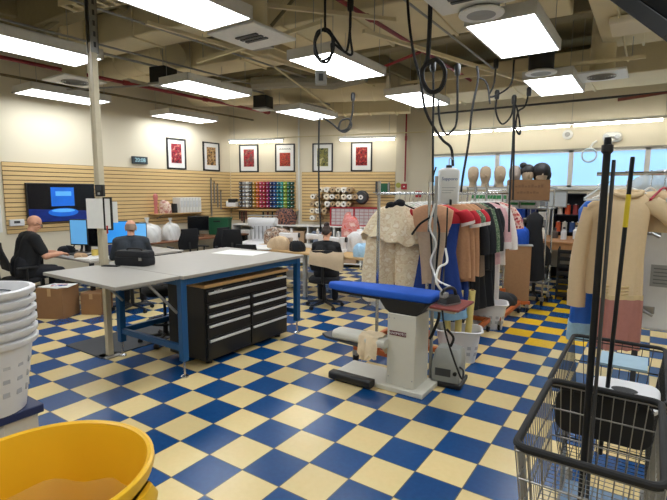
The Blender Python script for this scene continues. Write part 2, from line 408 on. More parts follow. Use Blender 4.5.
for i, (x, lb) in enumerate(((-7.6, 'olive joist over the left desks'), (-6.05, 'olive joist beside the conduits'), (-4.6, 'olive joist over the big table'), (-2.0, 'olive joist over the blue ironing board'), (-.3, 'olive joist over the hanging gown'), (1.4, 'olive joist at the right wall side'))):
    duct(lb, x-.05, x+.05, -2.9, 10.7, 4.15, 4.4, 0, 0, 'roof_joist', BEAM)
# wooden-looking cream strut channels hung under the ducts
for lb, p0, p1 in (('cream strut channel under the ceiling left of the looped cord', (-4.7, 3.3, 3.55), (-4.4, 6.4, 3.55)), ('cream strut channel right of the looped cord', (-3.5, 3.7, 3.62), (-2.5, 4.9, 3.62)),
                   ('cream strut channel carrying the right cord drops', (-2.55, 4.3, 3.35), (-1.55, 7.9, 3.35)), ('cream strut channel across the cord drops by the windows', (-3.4, 6.9, 3.42), (-.2, 7.2, 3.42)),
                   ('cream strut channel behind the near middle light', (-5.2, 4.4, 3.45), (-2.9, 4.1, 3.45))):
    p0, p1 = V(p0), V(p1); d = p1-p0
    t = thing('strut_channel', lb, 'channel', p0, math.atan2(d.y, d.x)); L = d.length
    part('channel', MB().box(0, L, -.02, .02, 0, .04), DUCT, t)
    for x in (.15, L-.15): part('hanger_rod', MB().tube([(x, 0, .04), (x, 0, ZC-p0.z)], .005, 5), STEEL, t)
# cable tray at the top of the pole
t = thing('cable_tray', 'perforated cable tray under the ceiling right of the steel pole top', 'cable tray', (-4.9, 3.0, 3.72), .25)
part('tray_side', MB().box(-.6, .7, -.1, -.09, 0, .06), DUCT, t); part('tray_side', MB().box(-.6, .7, .09, .1, 0, .06), DUCT, t)
mb = MB()
for k in range(9): mb.box(-.58+k*.15, -.53+k*.15, -.09, .09, 0, .01)
part('tray_rungs', mb, DUCT, t)
# square diffusers
def vent(label, x, y, z, s=.6, rnd=True):
    t = thing('ceiling_vent', label, 'air vent', (x, y, z), 0)
    part('plate', MB().box(-s/2, s/2, -s/2, s/2, 0, .03), WHITE, t, bevel=.008)
    for k in range(3):
        r = .2-.06*k
        part('louver_ring', MB().lathe([(r, -.001-.012*k), (r, .006), (r-.025, .006), (r-.03, -.012-.012*k)], 28), GREYP, t) if rnd else part('louver', MB().box(-.14, .14, -.1+.07*k, -.06+.07*k, -.012, .0), DGREY, t)
    part('collar', MB().tube([(0, 0, .03), (0, 0, ZC-z)], .15, 18), DUCT, t)
vent('white square ceiling vent with round louvers left of the steel pole', -6.8, 3.6, 3.25)
vent('white square ceiling vent with round louvers at the upper right', -.69, 7.4, 3.3)
vent('white square panel with a dark grille beside the nearest light', -3.42, 3.6, 3.27, .62, False)
vent('white square panel behind the disc of the large right light', -1.35, 3.85, 3.3, .62, False)
def speaker_box(label, x, y, z, s=.28):
    t = thing('ceiling_speaker', label, 'speaker', (x, y, z), .2)
    part('box_body', MB().box(-s/2, s/2, -s/2, s/2, 0, s*.8), BLACK, t, bevel=.01)
    part('trim_plate', MB().box(-s/2-.02, s/2+.02, -s/2-.02, s/2+.02, -.03, 0), GREYP, t, bevel=.006)
    part('hanger_rod', MB().tube([(0, 0, s*.8), (0, 0, ZC-z)], .006, 6), STEEL, t)
speaker_box('black speaker box hanging left of the light before the left posters', -6.12, 4.55, 3.32)
speaker_box('black speaker box hanging at the end of the red pipe', -6.3, 6.9, 3.32)
speaker_box('black speaker box in a wire guard left of the looped cord', -4.05, 4.35, 3.5, .25)
def disc(label, x, y, z, drum):
    t = thing('round_speaker', label, 'ceiling speaker', (x, y, z))
    part('grille_ring', MB().lathe([(.12, -.004), (.185, 0), (.19, .012), (.16, .03)], 30), WHITE, t)
    part('grille_face', MB().lathe([(.001, 0), (.12, -.004)], 30), GREYP, t)
    part('drum', MB().lathe([(.15, .03), (.15, .28), (.001, .28)], 24), BLACK if drum else GREYP, t)
    part('hanger_rod', MB().tube([(0, 0, .28), (0, 0, ZC-z)], .006, 6), STEEL, t)
disc('round white speaker disc at the near end of the large right light', -1.33, 4.2, 3.26, False)
disc('round white speaker disc under a black drum by the far right light', -1.3, 6.62, 3.26, True)
# ------------------------------------------------------------------ hanging black cords
def cord(label, pts, r=.012, name='electric_cable', plug=None, m=None, k=6, cat='cord'):
    pts = [V(p) for p in pts]; o = pts[0]
    t = thing(name, label, cat, o)
    part('cable', MB().tube(spline([p-o for p in pts], k), r, 7), m or RUB, t)
    if plug is not None:
        for q in plug:
            q = V(pts[q])-o; part('plug', MB().lathe([(.001, -.05), (.026, -.05), (.03, -.02), (.03, .04), (.018, .06), (.001, .06)], 12, q.x, q.y, q.z), BLACK, t)
    return t
def U(x, y, F):                       # a point at viewing depth F along the picture ray (used for slack cords only)
    q = V(((x-333.5)/469.36, -(y-250)/469.36, -1))*F; q.rotate(co.rotation_euler); return q + V(co.location)
F_ = 4.2
c = U(324, 42, F_); rt = U(340, 42, F_)-c; rt.normalize()
pts = [U(325, -40, F_), U(325, 8, F_), U(325, 30, F_)]
for k in range(26):
    a = PI/2 + 2*PI*k/9; rr = .11 + .012*math.sin(k*1.7)
    pts.append(c + rt*(math.cos(a)*rr*.75) + V((0, 0, math.sin(a)*rr*1.25-.03)) + (V(co.location)-c).normalized()*.012*math.sin(k*.9))
pts += [U(342, 50, F_), U(352, 54, F_), U(350, 30, F_), U(352, -30, F_)]
cord('black cord coiled in a hanging loop before the middle light', pts, .011)
cord('black cord dropping beside the coiled cord with a plug at its top', [U(350, -30, 4.3), U(350.5, 5, 4.3), U(350, 30, 4.3), U(346, 52, 4.3), U(337, 42, 4.3), U(329, 30, 4.3)], .012, plug=(1,))
t = thing('outlet_box', 'grey outlet box hanging under the coiled cord', 'outlet box', U(321, 78, 4.2), .6)
part('box_body', MB().box(-.05, .05, -.03, .03, -.06, .06), GREYP, t, bevel=.006); part('socket', MB().box(-.02, .02, -.035, -.03, -.03, .03), DGREY, t)
part('hook', MB().tube([(0, 0, .06), (0, 0, .5)], .004, 6), STEEL, t)
cord('black cord drooping from the ceiling to the sewing table before the posters', [U(353, 97, 6.6), U(352.5, 112, 6.6), U(348, 128, 6.6), U(339, 130, 6.6), U(341, 121, 6.6), U(349, 119, 6.6), U(351, 127, 6.6), U(343, 132, 6.6), U(330, 122, 6.6), U(321, 118, 6.6), U(319, 128, 6.6), U(319, 190, 6.6), U(321, 232, 6.6)], .013, plug=(0,))
cord('long thin grey cord falling to the white hanging water tank', [U(406, -30, 4.3), U(409, 20, 4.3), U(414, 55, 4.3), U(421, 82, 4.3), U(426, 112, 4.3), U(441, 138, 4.4), U(451, 148, 4.4), U(453, 166, 4.4)], .013)
cord('thick black cable bundle hanging in the middle with a loop below', [U(431, -40, 4.0), U(430, 20, 4.0), U(428, 56, 4.0), U(426, 64, 4.0), U(437, 60, 4.0), U(445, 72, 4.0), U(441, 88, 4.0), U(431, 92, 4.0), U(424, 84, 4.0), U(422, 72, 4.0), U(426, 64, 4.0)], .02)
cord('black cord with a plug dropping to the left of the white tank', [U(433, 66, 4.5), U(433.5, 95, 4.5), U(433, 130, 4.5), U(433, 182, 4.5)], .011, plug=(0,))
cord('black cord looping low between the thick cable and the racks', [U(438, 100, 4.6), U(440, 122, 4.6), U(446, 134, 4.6), U(453, 130, 4.6), U(457, 118, 4.6), U(457.5, 70, 4.6)], .011, plug=(5,))
cord('black cord running down to the clothes rack beside the white tank', [U(477, 66, 4.9), U(478, 80, 4.9), U(472, 110, 4.9), U(469, 140, 4.9), U(463, 176, 4.9), U(461, 192, 4.9)], .012)
cord('black cord arching from the rail to the left of the far light', [U(477, 80, 5.2), U(480, 78, 5.2), U(487, 84, 5.2), U(490, 104, 5.2)], .01)
cord('black cord drooping between two ceiling plugs near the windows', [U(496, 64, 5.6), U(494, 84, 5.6), U(489, 96, 5.6), U(497, 95, 5.6), U(511, 84, 5.6), U(514, 60, 5.6)], .011, plug=(0,))
cord('black cord looped under the far right light', [U(497, 95, 5.8), U(496, 112, 5.8), U(502, 124, 5.8), U(511, 116, 5.8), U(514, 100, 5.8)], .011, plug=(0, 4))
cord('first of two straight black cords falling to the cardboard sign', [U(514, 100, 5.7), U(513, 140, 5.7), U(510, 190, 5.7), U(509, 232, 5.7)], .012)
cord('knotted black cord hanging beside the two straight cords', [U(529, 92, 5.9), U(525, 106, 5.9), U(518, 112, 5.9), U(516, 128, 5.9), U(520, 134, 5.9), U(519, 118, 5.9), U(515, 106, 5.9), U(514, 150, 5.9), U(513, 200, 5.9)], .011, plug=(0,))
# black screen hanging at the top right
A_, B_ = U(596, -10, 2.75), U(664, 40, 2.45)
xa = (B_-A_).normalized(); ya = ((A_+B_)/2-V(co.location)).normalized(); ya = (ya-xa*ya.dot(xa)).normalized(); za = xa.cross(ya); L_s = (B_-A_).length
t = thing('hanging_screen', 'black flat screen hanging from the ceiling at the upper right corner', 'screen', A_, rot=Matrix((xa, ya, za)).transposed().to_euler())
part('screen_case', MB().box(-.35, L_s, 0, .09, .07, .42), BLACK, t, bevel=.012); part('lower_bezel', MB().box(-.36, L_s+.005, -.03, .07, 0, .075), DGREY, t, bevel=.006)
part('ceiling_mount', MB().tube([(.0, .09, .3), (.0, .25, .6), (-.3, .5, 1.2)], .03, 10), BLACK, t)
# ------------------------------------------------------------------ cutting table, tool chest, pole
LAM = mat('grey laminate', (158, 154, 147), .45, var=.03); EDGE = mat('grey edge band', (118, 116, 110), .5)
t = thing('work_table', 'long grey topped work table on a blue steel frame', 'table', (-3.5, 2.72, 0))
def T_(b): b.at(3.5, -2.72, 0); return b
TZ = .985
mb = T_(MB()); mb.prism([(-3.49, 2.72), (-3.49, 4.52), (-4.84, 4.52), (-4.84, 2.72)], TZ-.032, TZ)
part('table_top', mb, LAM, t, bevel=.004)
mb = T_(MB()); mb.prism([(-3.53, 2.09), (-3.53, 2.715), (-4.635, 2.715), (-4.635, 2.625), (-4.735, 2.625), (-4.735, 2.09)], TZ-.032, TZ)
part('drop_leaf', mb, LAM, t, bevel=.004)
for x, y in ((-3.565, 2.76), (-3.565, 4.47), (-4.58, 2.76), (-4.58, 4.47)):
    lg = part('leg', T_(MB()).box(x-.032, x+.032, y-.032, y+.032, .16, TZ-.032), BLUEST, t, bevel=.004)
    mb = T_(MB()); mb.tube([(x, y, .02), (x, y, .17)], .011, 10).lathe([(.001, 0), (.04, 0), (.038, .012), (.012, .024)], 16, x, y, 0)
    part('levelling_foot', mb, CHROME, lg)
part('apron_rail', T_(MB()).box(-3.59, -3.54, 2.79, 4.44, TZ-.10, TZ-.032), BLUEST, t, bevel=.003)
part('apron_rail', T_(MB()).box(-4.605, -4.555, 2.79, 4.44, TZ-.10, TZ-.032), BLUEST, t, bevel=.003)
part('apron_rail', T_(MB()).box(-4.55, -3.6, 2.735, 2.785, TZ-.10, TZ-.032), BLUEST, t, bevel=.003)
part('apron_rail', T_(MB()).box(-4.55, -3.6, 4.445, 4.495, TZ-.10, TZ-.032), BLUEST, t, bevel=.003)
part('stretcher', T_(MB()).box(-4.55, -3.6, 2.74, 2.78, .25, .31), BLUEST, t, bevel=.003)
part('stretcher', T_(MB()).box(-4.55, -3.6, 4.45, 4.49, .25, .31), BLUEST, t, bevel=.003)
part('stretcher', T_(MB()).box(-4.6, -4.56, 2.79, 4.44, .25, .31), BLUEST, t, bevel=.003)
for x in (-3.62, -4.5):
    part('leaf_bracket', T_(MB()).tube([(x, 2.74, .62), (x, 2.45, TZ-.05), (x, 2.2, TZ-.045)], .014, 8), STEEL, t)
    part('bracket_rail', T_(MB()).box(x-.02, x+.02, 2.2, 2.72, TZ-.05, TZ-.033), GREYP, t)
o = part('steel_pole', MB(), GREYP) if False else None
t = thing('support_pole', 'cream square steel pole rising past the corner of the work table to the ceiling', 'pole', (-4.685, 2.675, 0))
PW = mat('cream steel pole', (196, 186, 160), .5)
mb = MB(); mb.box(-.03, .03, -.03, .03, 0.012, 3.2); part('pole_tube', mb, PW, t, bevel=.006)
part('base_plate', MB().box(-.09, .09, -.09, .09, 0, .012), STEEL, t)
mb = MB(); mb.box(-.04, -.03, -.04, .04, 3.1, ZC).box(.03, .04, -.04, .04, 3.1, ZC).box(-.04, .04, .03, .04, 3.1, ZC)
part('slotted_channel', mb, STEEL, t)
for k in range(12): part('channel_slot', MB().box(.041, .043, -.012, .012, 3.15+k*.1, 3.2+k*.1), DGREY, t, 0)
part('power_conduit', MB().tube([(-.05, -.02, 1.0), (-.05, -.02, 3.9)], .012, 8), PW, t)
# things hung on the pole
t = thing('clipboard', 'pale clipboard with a black edge hanging on the pole', 'clipboard', (-4.615, 2.60, 1.525), .5)
part('board', MB().box(-.12, .13, -.012, 0, -.15, .15), PAPER, t)
part('frame_edge', MB().box(.06, .075, -.018, -.012, -.16, .16).box(.135, .15, -.018, 0, -.16, .16).box(.06, .15, -.018, 0, -.165, -.15).box(.06, .15, -.018, 0, .15, .165), BLACK, t)
part('paper_back', MB().box(.15, .2, .0, .004, -.09, .12), PAPER, t)
part('red_tab', MB().box(.085, .1, -.02, -.012, -.2, -.12), mat('red tag', (176, 36, 34), .6), t)
t = thing('wall_thermostat', 'small black control box on the pole above the clipboard', 'control box', (-4.655, 2.64, 1.755), .4); t.scale = (.8, .8, .9)
part('box_body', MB().box(-.02, .09, -.05, 0, -.065, .065), BLACK, t, bevel=.006); part('display', MB().box(.0, .07, -.053, -.05, .0, .05), DGREY, t)
part('switch', MB().box(.02, .05, -.056, -.05, -.045, -.02), GREYP, t)

# tool chest: front faces +X
t = thing('tool_chest', 'black nine drawer tool chest under the work table', 'tool chest', (-3.59, 3.05, 0))
W_, D_, H0, H1 = 1.27, .58, .045, .80
CH = mat('black enamel', (18, 19, 22), .35, var=.05)
part('carcass', MB().box(-D_, -.012, 0, W_, H0, H1), CH, t, bevel=.006)
part('wooden_top', MB().box(-D_-.01, .012, -.01, W_+.01, H1, H1+.035), mat('beech top', (190, 148, 96), .5, var=.08), t, bevel=.004)
hh = H1-H0
def drawer(y0, y1, fa, fb):
    za = H1-hh*fa; zb = H1-hh*fb
    d = part('drawer', MB().box(-.012, .006, y0, y1, zb+.006, za), CH, t, bevel=.003)
    mb = MB(); mb.box(.006, .026, y0+.02, y1-.02, za-.042, za-.018)
    part('handle', mb, mat('aluminium handle', (226, 227, 228), .4, .25, var=.02), d, bevel=.004, label='long silver aluminium pull')
    return d
d0 = drawer(.02, W_-.02, .035, .2)
for fa, fb in ((.215, .35), (.35, .485), (.485, .685), (.685, .97)):
    drawer(.02, .625, fa, fb); drawer(.645, W_-.02, fa, fb)
part('lock', MB().tube([(.006, .62, H1-.02), (.012, .62, H1-.02)], .012, 12), CHROME, t)
lettering('lettering', 'HUSKY', .035, PAPER, t, (.008, .17, H1-.045), (PI/2, 0, PI/2), label='small white maker name')
part('badge', MB().box(.006, .01, W_-.2, W_-.1, H1-.05, H1-.03), mat('gold badge', (170, 140, 70), .4), t)
for x, y in ((-.08, .1), (-.08, W_-.1), (-.5, .1), (-.5, W_-.1)): part('foot', MB().lathe([(.001, 0), (.035, 0), (.035, .045), (.001, .045)], 14, x, y, 0), RUB, t)

# things on the table
def wob(a, b, c): return math.sin(a*3.1+b*1.7+c)*.5 + math.sin(a*7.3-b*4.1+c*2)*.25
def bag(name, label, cat, m, loc, sx, sy, sz, rz=0, seed=0, n=44, k=16, flat=.0, amp=.18, grp=None, knot=False):
    """a soft crumpled heap or sack: lobed outline, folds running up the sides, optional gathered neck"""
    rings = []
    for i in range(k+1):
        u = i/k; a = u*PI*.5
        r = max((math.cos(a)**.5)*(.93+.09*math.sin(u*PI)), .02)
        ring = []
        for j in range(n):
            t_ = 2*PI*j/n
            f = 1+amp*(.55*math.sin(2*t_+seed)+.45*math.sin(3*t_+seed*1.7+u*2)) + amp*.38*math.sin(7*t_+seed*2.3+u*5)*math.sin(u*PI*.9+.2) + amp*.22*math.sin(13*t_-seed+u*9)
            zz = sz*math.sin(a)*(1+amp*(.8*math.sin(t_+seed*1.3)+.5*math.sin(2*t_-seed)+.25*math.sin(6*t_+u*6+seed))*(.35+.65*(1-u)))
            ring.append((sx/2*r*f*math.cos(t_)+sx*.06*amp*math.sin(u*4+seed), sy/2*r*f*math.sin(t_), max(0, zz) if u else 0))
        rings.append(ring)
    if knot:
        for dz, q in ((.02, .10), (.05, .07), (.09, .13), (.12, .16)):
            rings.append([(sx/2*q*math.cos(2*PI*j/n)*(1+.4*math.sin(5*2*PI*j/n+seed)), sy/2*q*math.sin(2*PI*j/n)*(1+.4*math.sin(5*2*PI*j/n)), sz+dz) for j in range(n)])
    o = part(name, MB().loft(rings), m, None, 60); o.location = loc; o.rotation_euler = (0, 0, rz)
    return tag(o, label, cat, grp)
t = thing('tool_bag', 'black soft tool case lying on the work table by the pole', 'case', (-4.45, 2.87, TZ), .35)
mb = MB(); mb.M = Matrix(); mb.loft([[(x, y, z) for x, y in rrect(.40*q, .19*q, .05)] for z, q in ((0, .97), (.02, 1), (.075, 1), (.085, .97))])
part('case_body', mb, BFAB, t)
mb = MB(); mb.loft([[(x, y, z) for x, y in rrect(.39*q, .18*q, .05)] for z, q in ((.086, .97), (.09, 1.02), (.135, 1), (.15, .9))]); part('case_flap', mb, BFAB, t)
part('carry_handle', MB().tube(spline([(-.09, 0, .148), (-.07, 0, .168), (.07, 0, .168), (.09, 0, .148)]), .009, 8), RUB, t)
part('zip_pull', MB().box(.12, .15, -.105, -.096, .06, .09), STEEL, t)
o = part('paper_sheet', MB().box(-.3, .3, -.2, .2, 0, .003), PAPER, None, 0); o.location = (-4.25, 4.2, TZ); o.rotation_euler = (0, 0, .2); tag(o, 'white paper sheet lying at the far end of the work table', 'paper')
o = part('black_strap', MB().box(-.09, .09, -.03, .03, 0, .01), BFAB, None, 0, bevel=.004); o.location = (-4.55, 2.66, TZ); o.rotation_euler = (0, 0, .5); tag(o, 'small black strap on the table at the foot of the pole cut-out', 'strap')
o = part('floor_mat', MB().prism([(-5.40, 2.57), (-4.66, 2.57), (-4.66, 4.1), (-5.40, 4.1)], 0.001, .012), mat('dark grey mat', (66, 68, 72), .8), None, 0, bevel=.003); tag(o, 'dark grey floor mat under the work table at the pole', 'mat')
# drafting stool and office chairs
def star_base(t, r=.28, hub=.09):
    for k in range(5):
        a = 2*PI*k/5+.3
        lg = part('base_leg', MB().tube([(.03*math.cos(a), .03*math.sin(a), hub), (r*math.cos(a), r*math.sin(a), hub-.025)], [.024, .014], 8), BLACK, t)
        x, y = r*math.cos(a), r*math.sin(a)
        part('caster', MB().tube([(x-.02*math.sin(a), y+.02*math.cos(a), .028), (x+.02*math.sin(a), y-.02*math.cos(a), .028)], .028, 12), RUB, lg)
    part('gas_column', MB().tube([(0, 0, hub-.02), (0, 0, .30), (0, 0, .31), (0, 0, .46)], [.028, .028, .018, .018], 12), BLACK, t)
def office_chair(label, loc, rz, seat_z=.47, back_h=.55, name='office_chair', group=None, m=BFAB, ring=False, arms=True, sit=True):
    t = thing(name, label, 'chair', loc, rz, group)          # faces local +Y
    star_base(t)
    if seat_z > .5: part('lift_tube', MB().tube([(0, 0, .44), (0, 0, seat_z-.02)], .018, 10), BLACK, t)
    mb = MB(); mb.loft([[(x, y, z) for x, y in rrect(.46*q, .44*q, .12)] for z, q in ((seat_z-.03, .85), (seat_z-.015, 1), (seat_z+.03, 1), (seat_z+.05, .9), (seat_z+.055, .5))]); part('seat', mb, m, t, 50)
    rings = []
    for i in range(8):
        u = i/7; z = seat_z+.17+u*(back_h-.15); wv = .40*(.82+.18*math.sin(PI*min(1, u*1.15+.1))) ; y = -.20-.05*u+.05*math.cos(u*PI*1.2)*.5
        rings.append([(x, y+yy+.35*x*x, z) for x, yy in rrect(wv, .045, .02, 3)])
    part('backrest', MB().loft(rings), m, t, 50)
    part('back_bracket', MB().tube(spline([(0, -.1, seat_z-.02), (0, -.24, seat_z), (0, -.27, seat_z+.15), (0, -.25, seat_z+.32)]), .018, 8), BLACK, t)
    if arms:
        for s in (-1, 1):
            a = part('armrest', MB().box(s*.27-.03, s*.27+.03, -.12, .14, seat_z+.2, seat_z+.225), BLACK, t, bevel=.01)
            part('arm_post', MB().tube([(s*.2, 0, seat_z-.01), (s*.27, 0, seat_z+.02), (s*.27, 0, seat_z+.2)], .014, 8), BLACK, a)
    if ring:
        part('foot_ring', MB().tube([(.2*math.cos(2*PI*k/28), .2*math.sin(2*PI*k/28), .25) for k in range(28)], .013, 8, closed=True), BLACK, t)
        mb = MB()
        for k in range(3):
            a = 2*PI*k/3; mb.tube([(0, 0, .235), (.2*math.cos(a), .2*math.sin(a), .25)], .009, 6)
        part('ring_spokes', mb, BLACK, t)
    return t
office_chair('black drafting stool with a foot ring pushed under the work table', (-4.62, 3.33, 0), 1.2, .6, .3, 'drafting_stool', ring=True, arms=False)

# ------------------------------------------------------------------ cartons on the floor
def carton(label, loc, rz, w, d, h, open_=False):
    t = thing('cardboard_box', label, 'box', loc, rz)
    part('box_body', MB().box(-w/2, w/2, -d/2, d/2, 0, h), CARD, t, bevel=.003)
    part('tape', MB().box(-.025, .025, -d/2-.001, d/2+.001, h*.75, h+.0015), mat('packing tape', (186, 150, 104), .35), t)
    for s in (-1, 1): part('lid_flap', MB().box(-w/2, w/2, s*(d/4)-d/4+.002, s*(d/4)+d/4-.002, h, h+.004), CARD, t)
    return t
carton('tall cardboard carton on the floor with papers on top', (-6.80, 3.18, 0), .5, .38, .36, .42)
carton('lower cardboard carton standing between the papered carton and the pole', (-6.56, 3.60, 0), .55, .30, .32, .30)
for k, (dx, dy, rz, lb) in enumerate(((0, 0, .3, 'white sheet lowest on the papered carton'), (.06, .03, .62, 'white printed sheet on top of the papered carton'))):
    o = part('paper_sheet', MB().box(-.17, .17, -.14, .14, 0, .006), PAPER, None, 0); o.location = (-6.80+dx, 3.16+dy, .426+k*.0075); o.rotation_euler = (0, 0, rz); tag(o, lb, 'paper')
o = part('magazine', MB().box(-.1, .1, -.07, .07, 0, .008), patmat('magazine print', [(190, 60, 60), (220, 220, 225), (60, 80, 140)], 9), None, 0); o.location = (-6.74, 3.18, .441); o.rotation_euler = (0, 0, 1.0); tag(o, 'red and blue printed leaflet on the papered carton', 'leaflet')

# ------------------------------------------------------------------ vacuum ironing table
IVORY = mat('ivory enamel', (208, 206, 194), .42, var=.02)
t = thing('ironing_table', 'ivory vacuum ironing table with a pointed blue board', 'ironing table', (-1.9, 3.78, 0))
def P_(b=None): b = b or MB(); return b.at(1.9, -3.78, 0)
part('base_plate', P_().box(-2.42, -1.5, 3.58, 3.97, 0, .045), IVORY, t, bevel=.008)
part('column', P_().box(-1.87, -1.60, 3.63, 3.93, .045, .70), IVORY, t, bevel=.008)
mb = P_(); mb.loft([[(-1.735+x, 3.78+y, z) for x, y in rrect(w, d, .02)] for z, w, d in ((.69, .24, .27), (.73, .34, .30), (.80, .44, .31), (.825, .44, .31))]); part('bellows', mb, BLACK, t)
L_ = [(-1.5, 3.63), (-1.47, 3.66), (-1.47, 3.90), (-1.5, 3.93), (-1.95, 3.93), (-2.3, 3.87), (-2.48, 3.80), (-2.54, 3.76), (-2.56, 3.72), (-2.54, 3.68), (-2.48, 3.655), (-2.3, 3.635), (-1.95, 3.625)]
mb = P_(); cx, cy = -2.0, 3.775
def sc(q): return [(cx+(x-cx)*q, cy+(y-cy)*q) for x, y in L_]
mb.loft([[(x, y, z) for x, y in sc(q)] for z, q in ((.825, .93), (.83, .985), (.845, 1), (.87, 1), (.885, .985), (.89, .95))]); part('ironing_board', mb, mat('bright blue board cloth', (14, 84, 190), .75, var=.03), t, 60)
mb = P_(); mb.prism(sc(.86), .80, .826); part('board_underside', mb, BLACK, t)
part('sleeve_arm', P_().loft([[(x, 3.65+yy, .42+zz) for yy, zz in rrect(w, .075, .03)] for x, w in ((-2.42, .16), (-2.40, .19), (-2.0, .20), (-1.86, .20))]), IVORY, t, 50)
part('sleeve_board_tip', P_().prism([(-2.60, 3.66), (-2.52, 3.60), (-2.1, 3.54), (-2.05, 3.70), (-2.42, 3.79), (-2.56, 3.79)], .355, .378), DGREY, t, bevel=.004)
part('foot_pedal', P_().loft([[(x, 3.53+yy, .05+zz) for yy, zz in rrect(.1, .07, .02)] for x in (-2.40, -1.96)]), BLACK, t, 50)
pl = part('name_plate', P_().box(-1.845, -1.685, 3.624, 3.63, .505, .545), mat('maroon plate', (96, 34, 44), .5), t)
lettering('lettering', 'NAOMOTO', .031, PAPER, pl, (-1.765+1.9, 3.623-3.78, .525), (PI/2, 0, 0), .0006, label='white maker name')
for x, z in ((-1.85, .66), (-1.80, .66), (-1.85, .12), (-1.62, .12)): part('screw', P_().tube([(x, 3.625, z), (x, 3.631, z)], .006, 8), STEEL, t)
part('iron_tray', P_().box(-1.47, -1.22, 3.60, 4.0, .80, .82), mat('red brown tray', (128, 56, 48), .5), t, bevel=.004)
part('tray_bracket', P_().box(-1.62, -1.3, 3.74, 3.86, .745, .80), IVORY, t, bevel=.004)
part('hose_pole', P_().tube([(-1.61, 4.02, .0), (-1.61, 4.02, 1.9)], .016, 10), STEEL, t)
o = part('cotton_cloth', P_(), CREAMFAB) if False else None
# pressing cloth hung over the arm
n = 14; rings = []
for i in range(10):
    u = i/9; x = -2.12+u*.2
    rings.append([(x+.02*wob(j*.2, i*.2, 1), 3.65+(j-(n-1)/2)/(n-1)*(.30)*(.9+.15*wob(i*.3, 0, 2)), .468+.006*wob(j*.3, i*.3, 3)-max(0, abs((j-(n-1)/2)/(n-1))-.34)*1.15*(1+.3*wob(i*.3, j*.1, 5))) for j in range(n)])
def sheet(rings, th=.006):
    """a double-sided cloth from a grid of points"""
    m, n = len(rings), len(rings[0]); mb = MB()
    top = [V(p) for r in rings for p in r]; bot = [p-V((0, 0, 0)) for p in top]
    nor = [V((0, 0, 0)) for _ in top]; fs = []
    for i in range(m-1):
        for j in range(n-1):
            q = (i*n+j, i*n+j+1, (i+1)*n+j+1, (i+1)*n+j); fs.append(q)
            nn = (top[q[2]]-top[q[0]]).cross(top[q[3]]-top[q[1]])
            for k in q: nor[k] += nn
    bot = [p-(d.normalized()*th if d.length > 0 else V((0, 0, th))) for p, d in zip(top, nor)]
    N = m*n; f2 = fs + [tuple(N+k for k in q[::-1]) for q in fs]
    edge = [(i*n, (i+1)*n) for i in range(m-1)] + [((i+1)*n+n-1, i*n+n-1) for i in range(m-1)] + [(j+1, j) for j in range(n-1)] + [((m-1)*n+j, (m-1)*n+j+1) for j in range(n-1)]
    f2 += [(a, b, N+b, N+a) for a, b in edge]
    return mb.add([tuple(p) for p in top+bot], f2)
o = part('pressing_cloth', sheet(rings), CREAMFAB, None, 80); tag(o, 'crumpled cream cloth hung over the arm of the ironing table', 'cloth')
t = thing('steam_iron', 'black and white steam iron resting on the red brown tray', 'iron', (-1.36, 3.78, .82), 1.2)
mb = MB(); pl = [(-.1, -.05), (.06, -.055), (.11, -.03), (.14, 0), (.11, .03), (.06, .055), (-.1, .05)]
part('sole_plate', MB().prism(pl, 0, .014), STEEL, t); mb.loft([[(x*q, y*q, z) for x, y in pl] for z, q in ((.014, .97), (.05, .85), (.07, .7))]); part('iron_body', mb, BLACK, t, 50)
part('handle', MB().tube(spline([(-.08, 0, .06), (-.09, 0, .12), (-.02, 0, .14), (.05, 0, .12), (.07, 0, .065)]), .014, 8), BLACK, t); part('valve', MB().box(-.1, -.05, -.03, .03, .06, .11), GREYP, t, bevel=.006)
part('steam_hose', MB().tube(spline([(-.08, 0, .1), (-.14, .03, .2), (-.05, .09, .3), (.06, .1, .34), (.10, .16, .45)]), .01, 8), WHITE, t)
cord('white steam hose dropping along the chrome pole to the iron', [(-1.60, 3.97, 1.66), (-1.63, 3.95, 1.45), (-1.57, 3.96, 1.3), (-1.62, 3.97, 1.15), (-1.585, 3.96, 1.05), (-1.50, 3.86, .99), (-1.36, 3.80, .96)], .009, 'steam_hose', None, WHITE, cat='hose')
cord('black iron cable looping from the tray down to the boiler', [(-1.38, 3.66, .79), (-1.33, 3.62, .62), (-1.28, 3.68, .4), (-1.24, 3.8, .18), (-1.27, 3.93, .2), (-1.33, 4.0, .2)], .008, 'iron_cable', cat='cable')
cord('black suction hose behind the column of the ironing table', [(-1.56, 3.98, .80), (-1.53, 3.99, .65), (-1.57, 3.97, .5), (-1.6, 3.955, .42)], .014, 'suction_hose', cat='hose')
# white gravity water tank
c = U(448.5, 185, 4.25); t = thing('water_tank', 'white hanging water tank with blue maker name', 'water tank', c, .55); t.scale = (.92, .92, .9)
mb = MB(); mb.loft([[(x, y, z) for x, y in rrect(w, d, .025)] for z, w, d in ((-.185, .17, .07), (-.175, .2, .09), (.135, .205, .095), (.15, .19, .085), (.165, .13, .06), (.17, .1, .055))]); part('tank_body', mb, mat('translucent white plastic', (236, 238, 236), .35, var=.02), t, 50)
part('filler_cap', MB().lathe([(.03, .17), (.03, .195), (.001, .2)], 14), BLACK, t)
part('hook', MB().tube(spline([(0, 0, .19), (0, 0, .25), (.02, 0, .27), (.035, 0, .25)]), .005, 6), STEEL, t)
part('valve', MB().tube([(.015, -.03, -.15), (.015, -.06, -.15), (.015, -.06, -.20)], .012, 8), BLACK, t)
lettering('lettering', 'Sapporo', .045, mat('blue print', (44, 84, 150), .6), t, (0, -.0485, .06), (PI/2, 0, 0), .0008, label='blue maker name')
mb = MB()
for k in range(3): mb.box(-.07, .06-.02*k, -.0485, -.0475, -.03-k*.025, -.025-k*.025)
part('printed_lines', mb, mat('grey print', (150, 156, 166), .6), t)
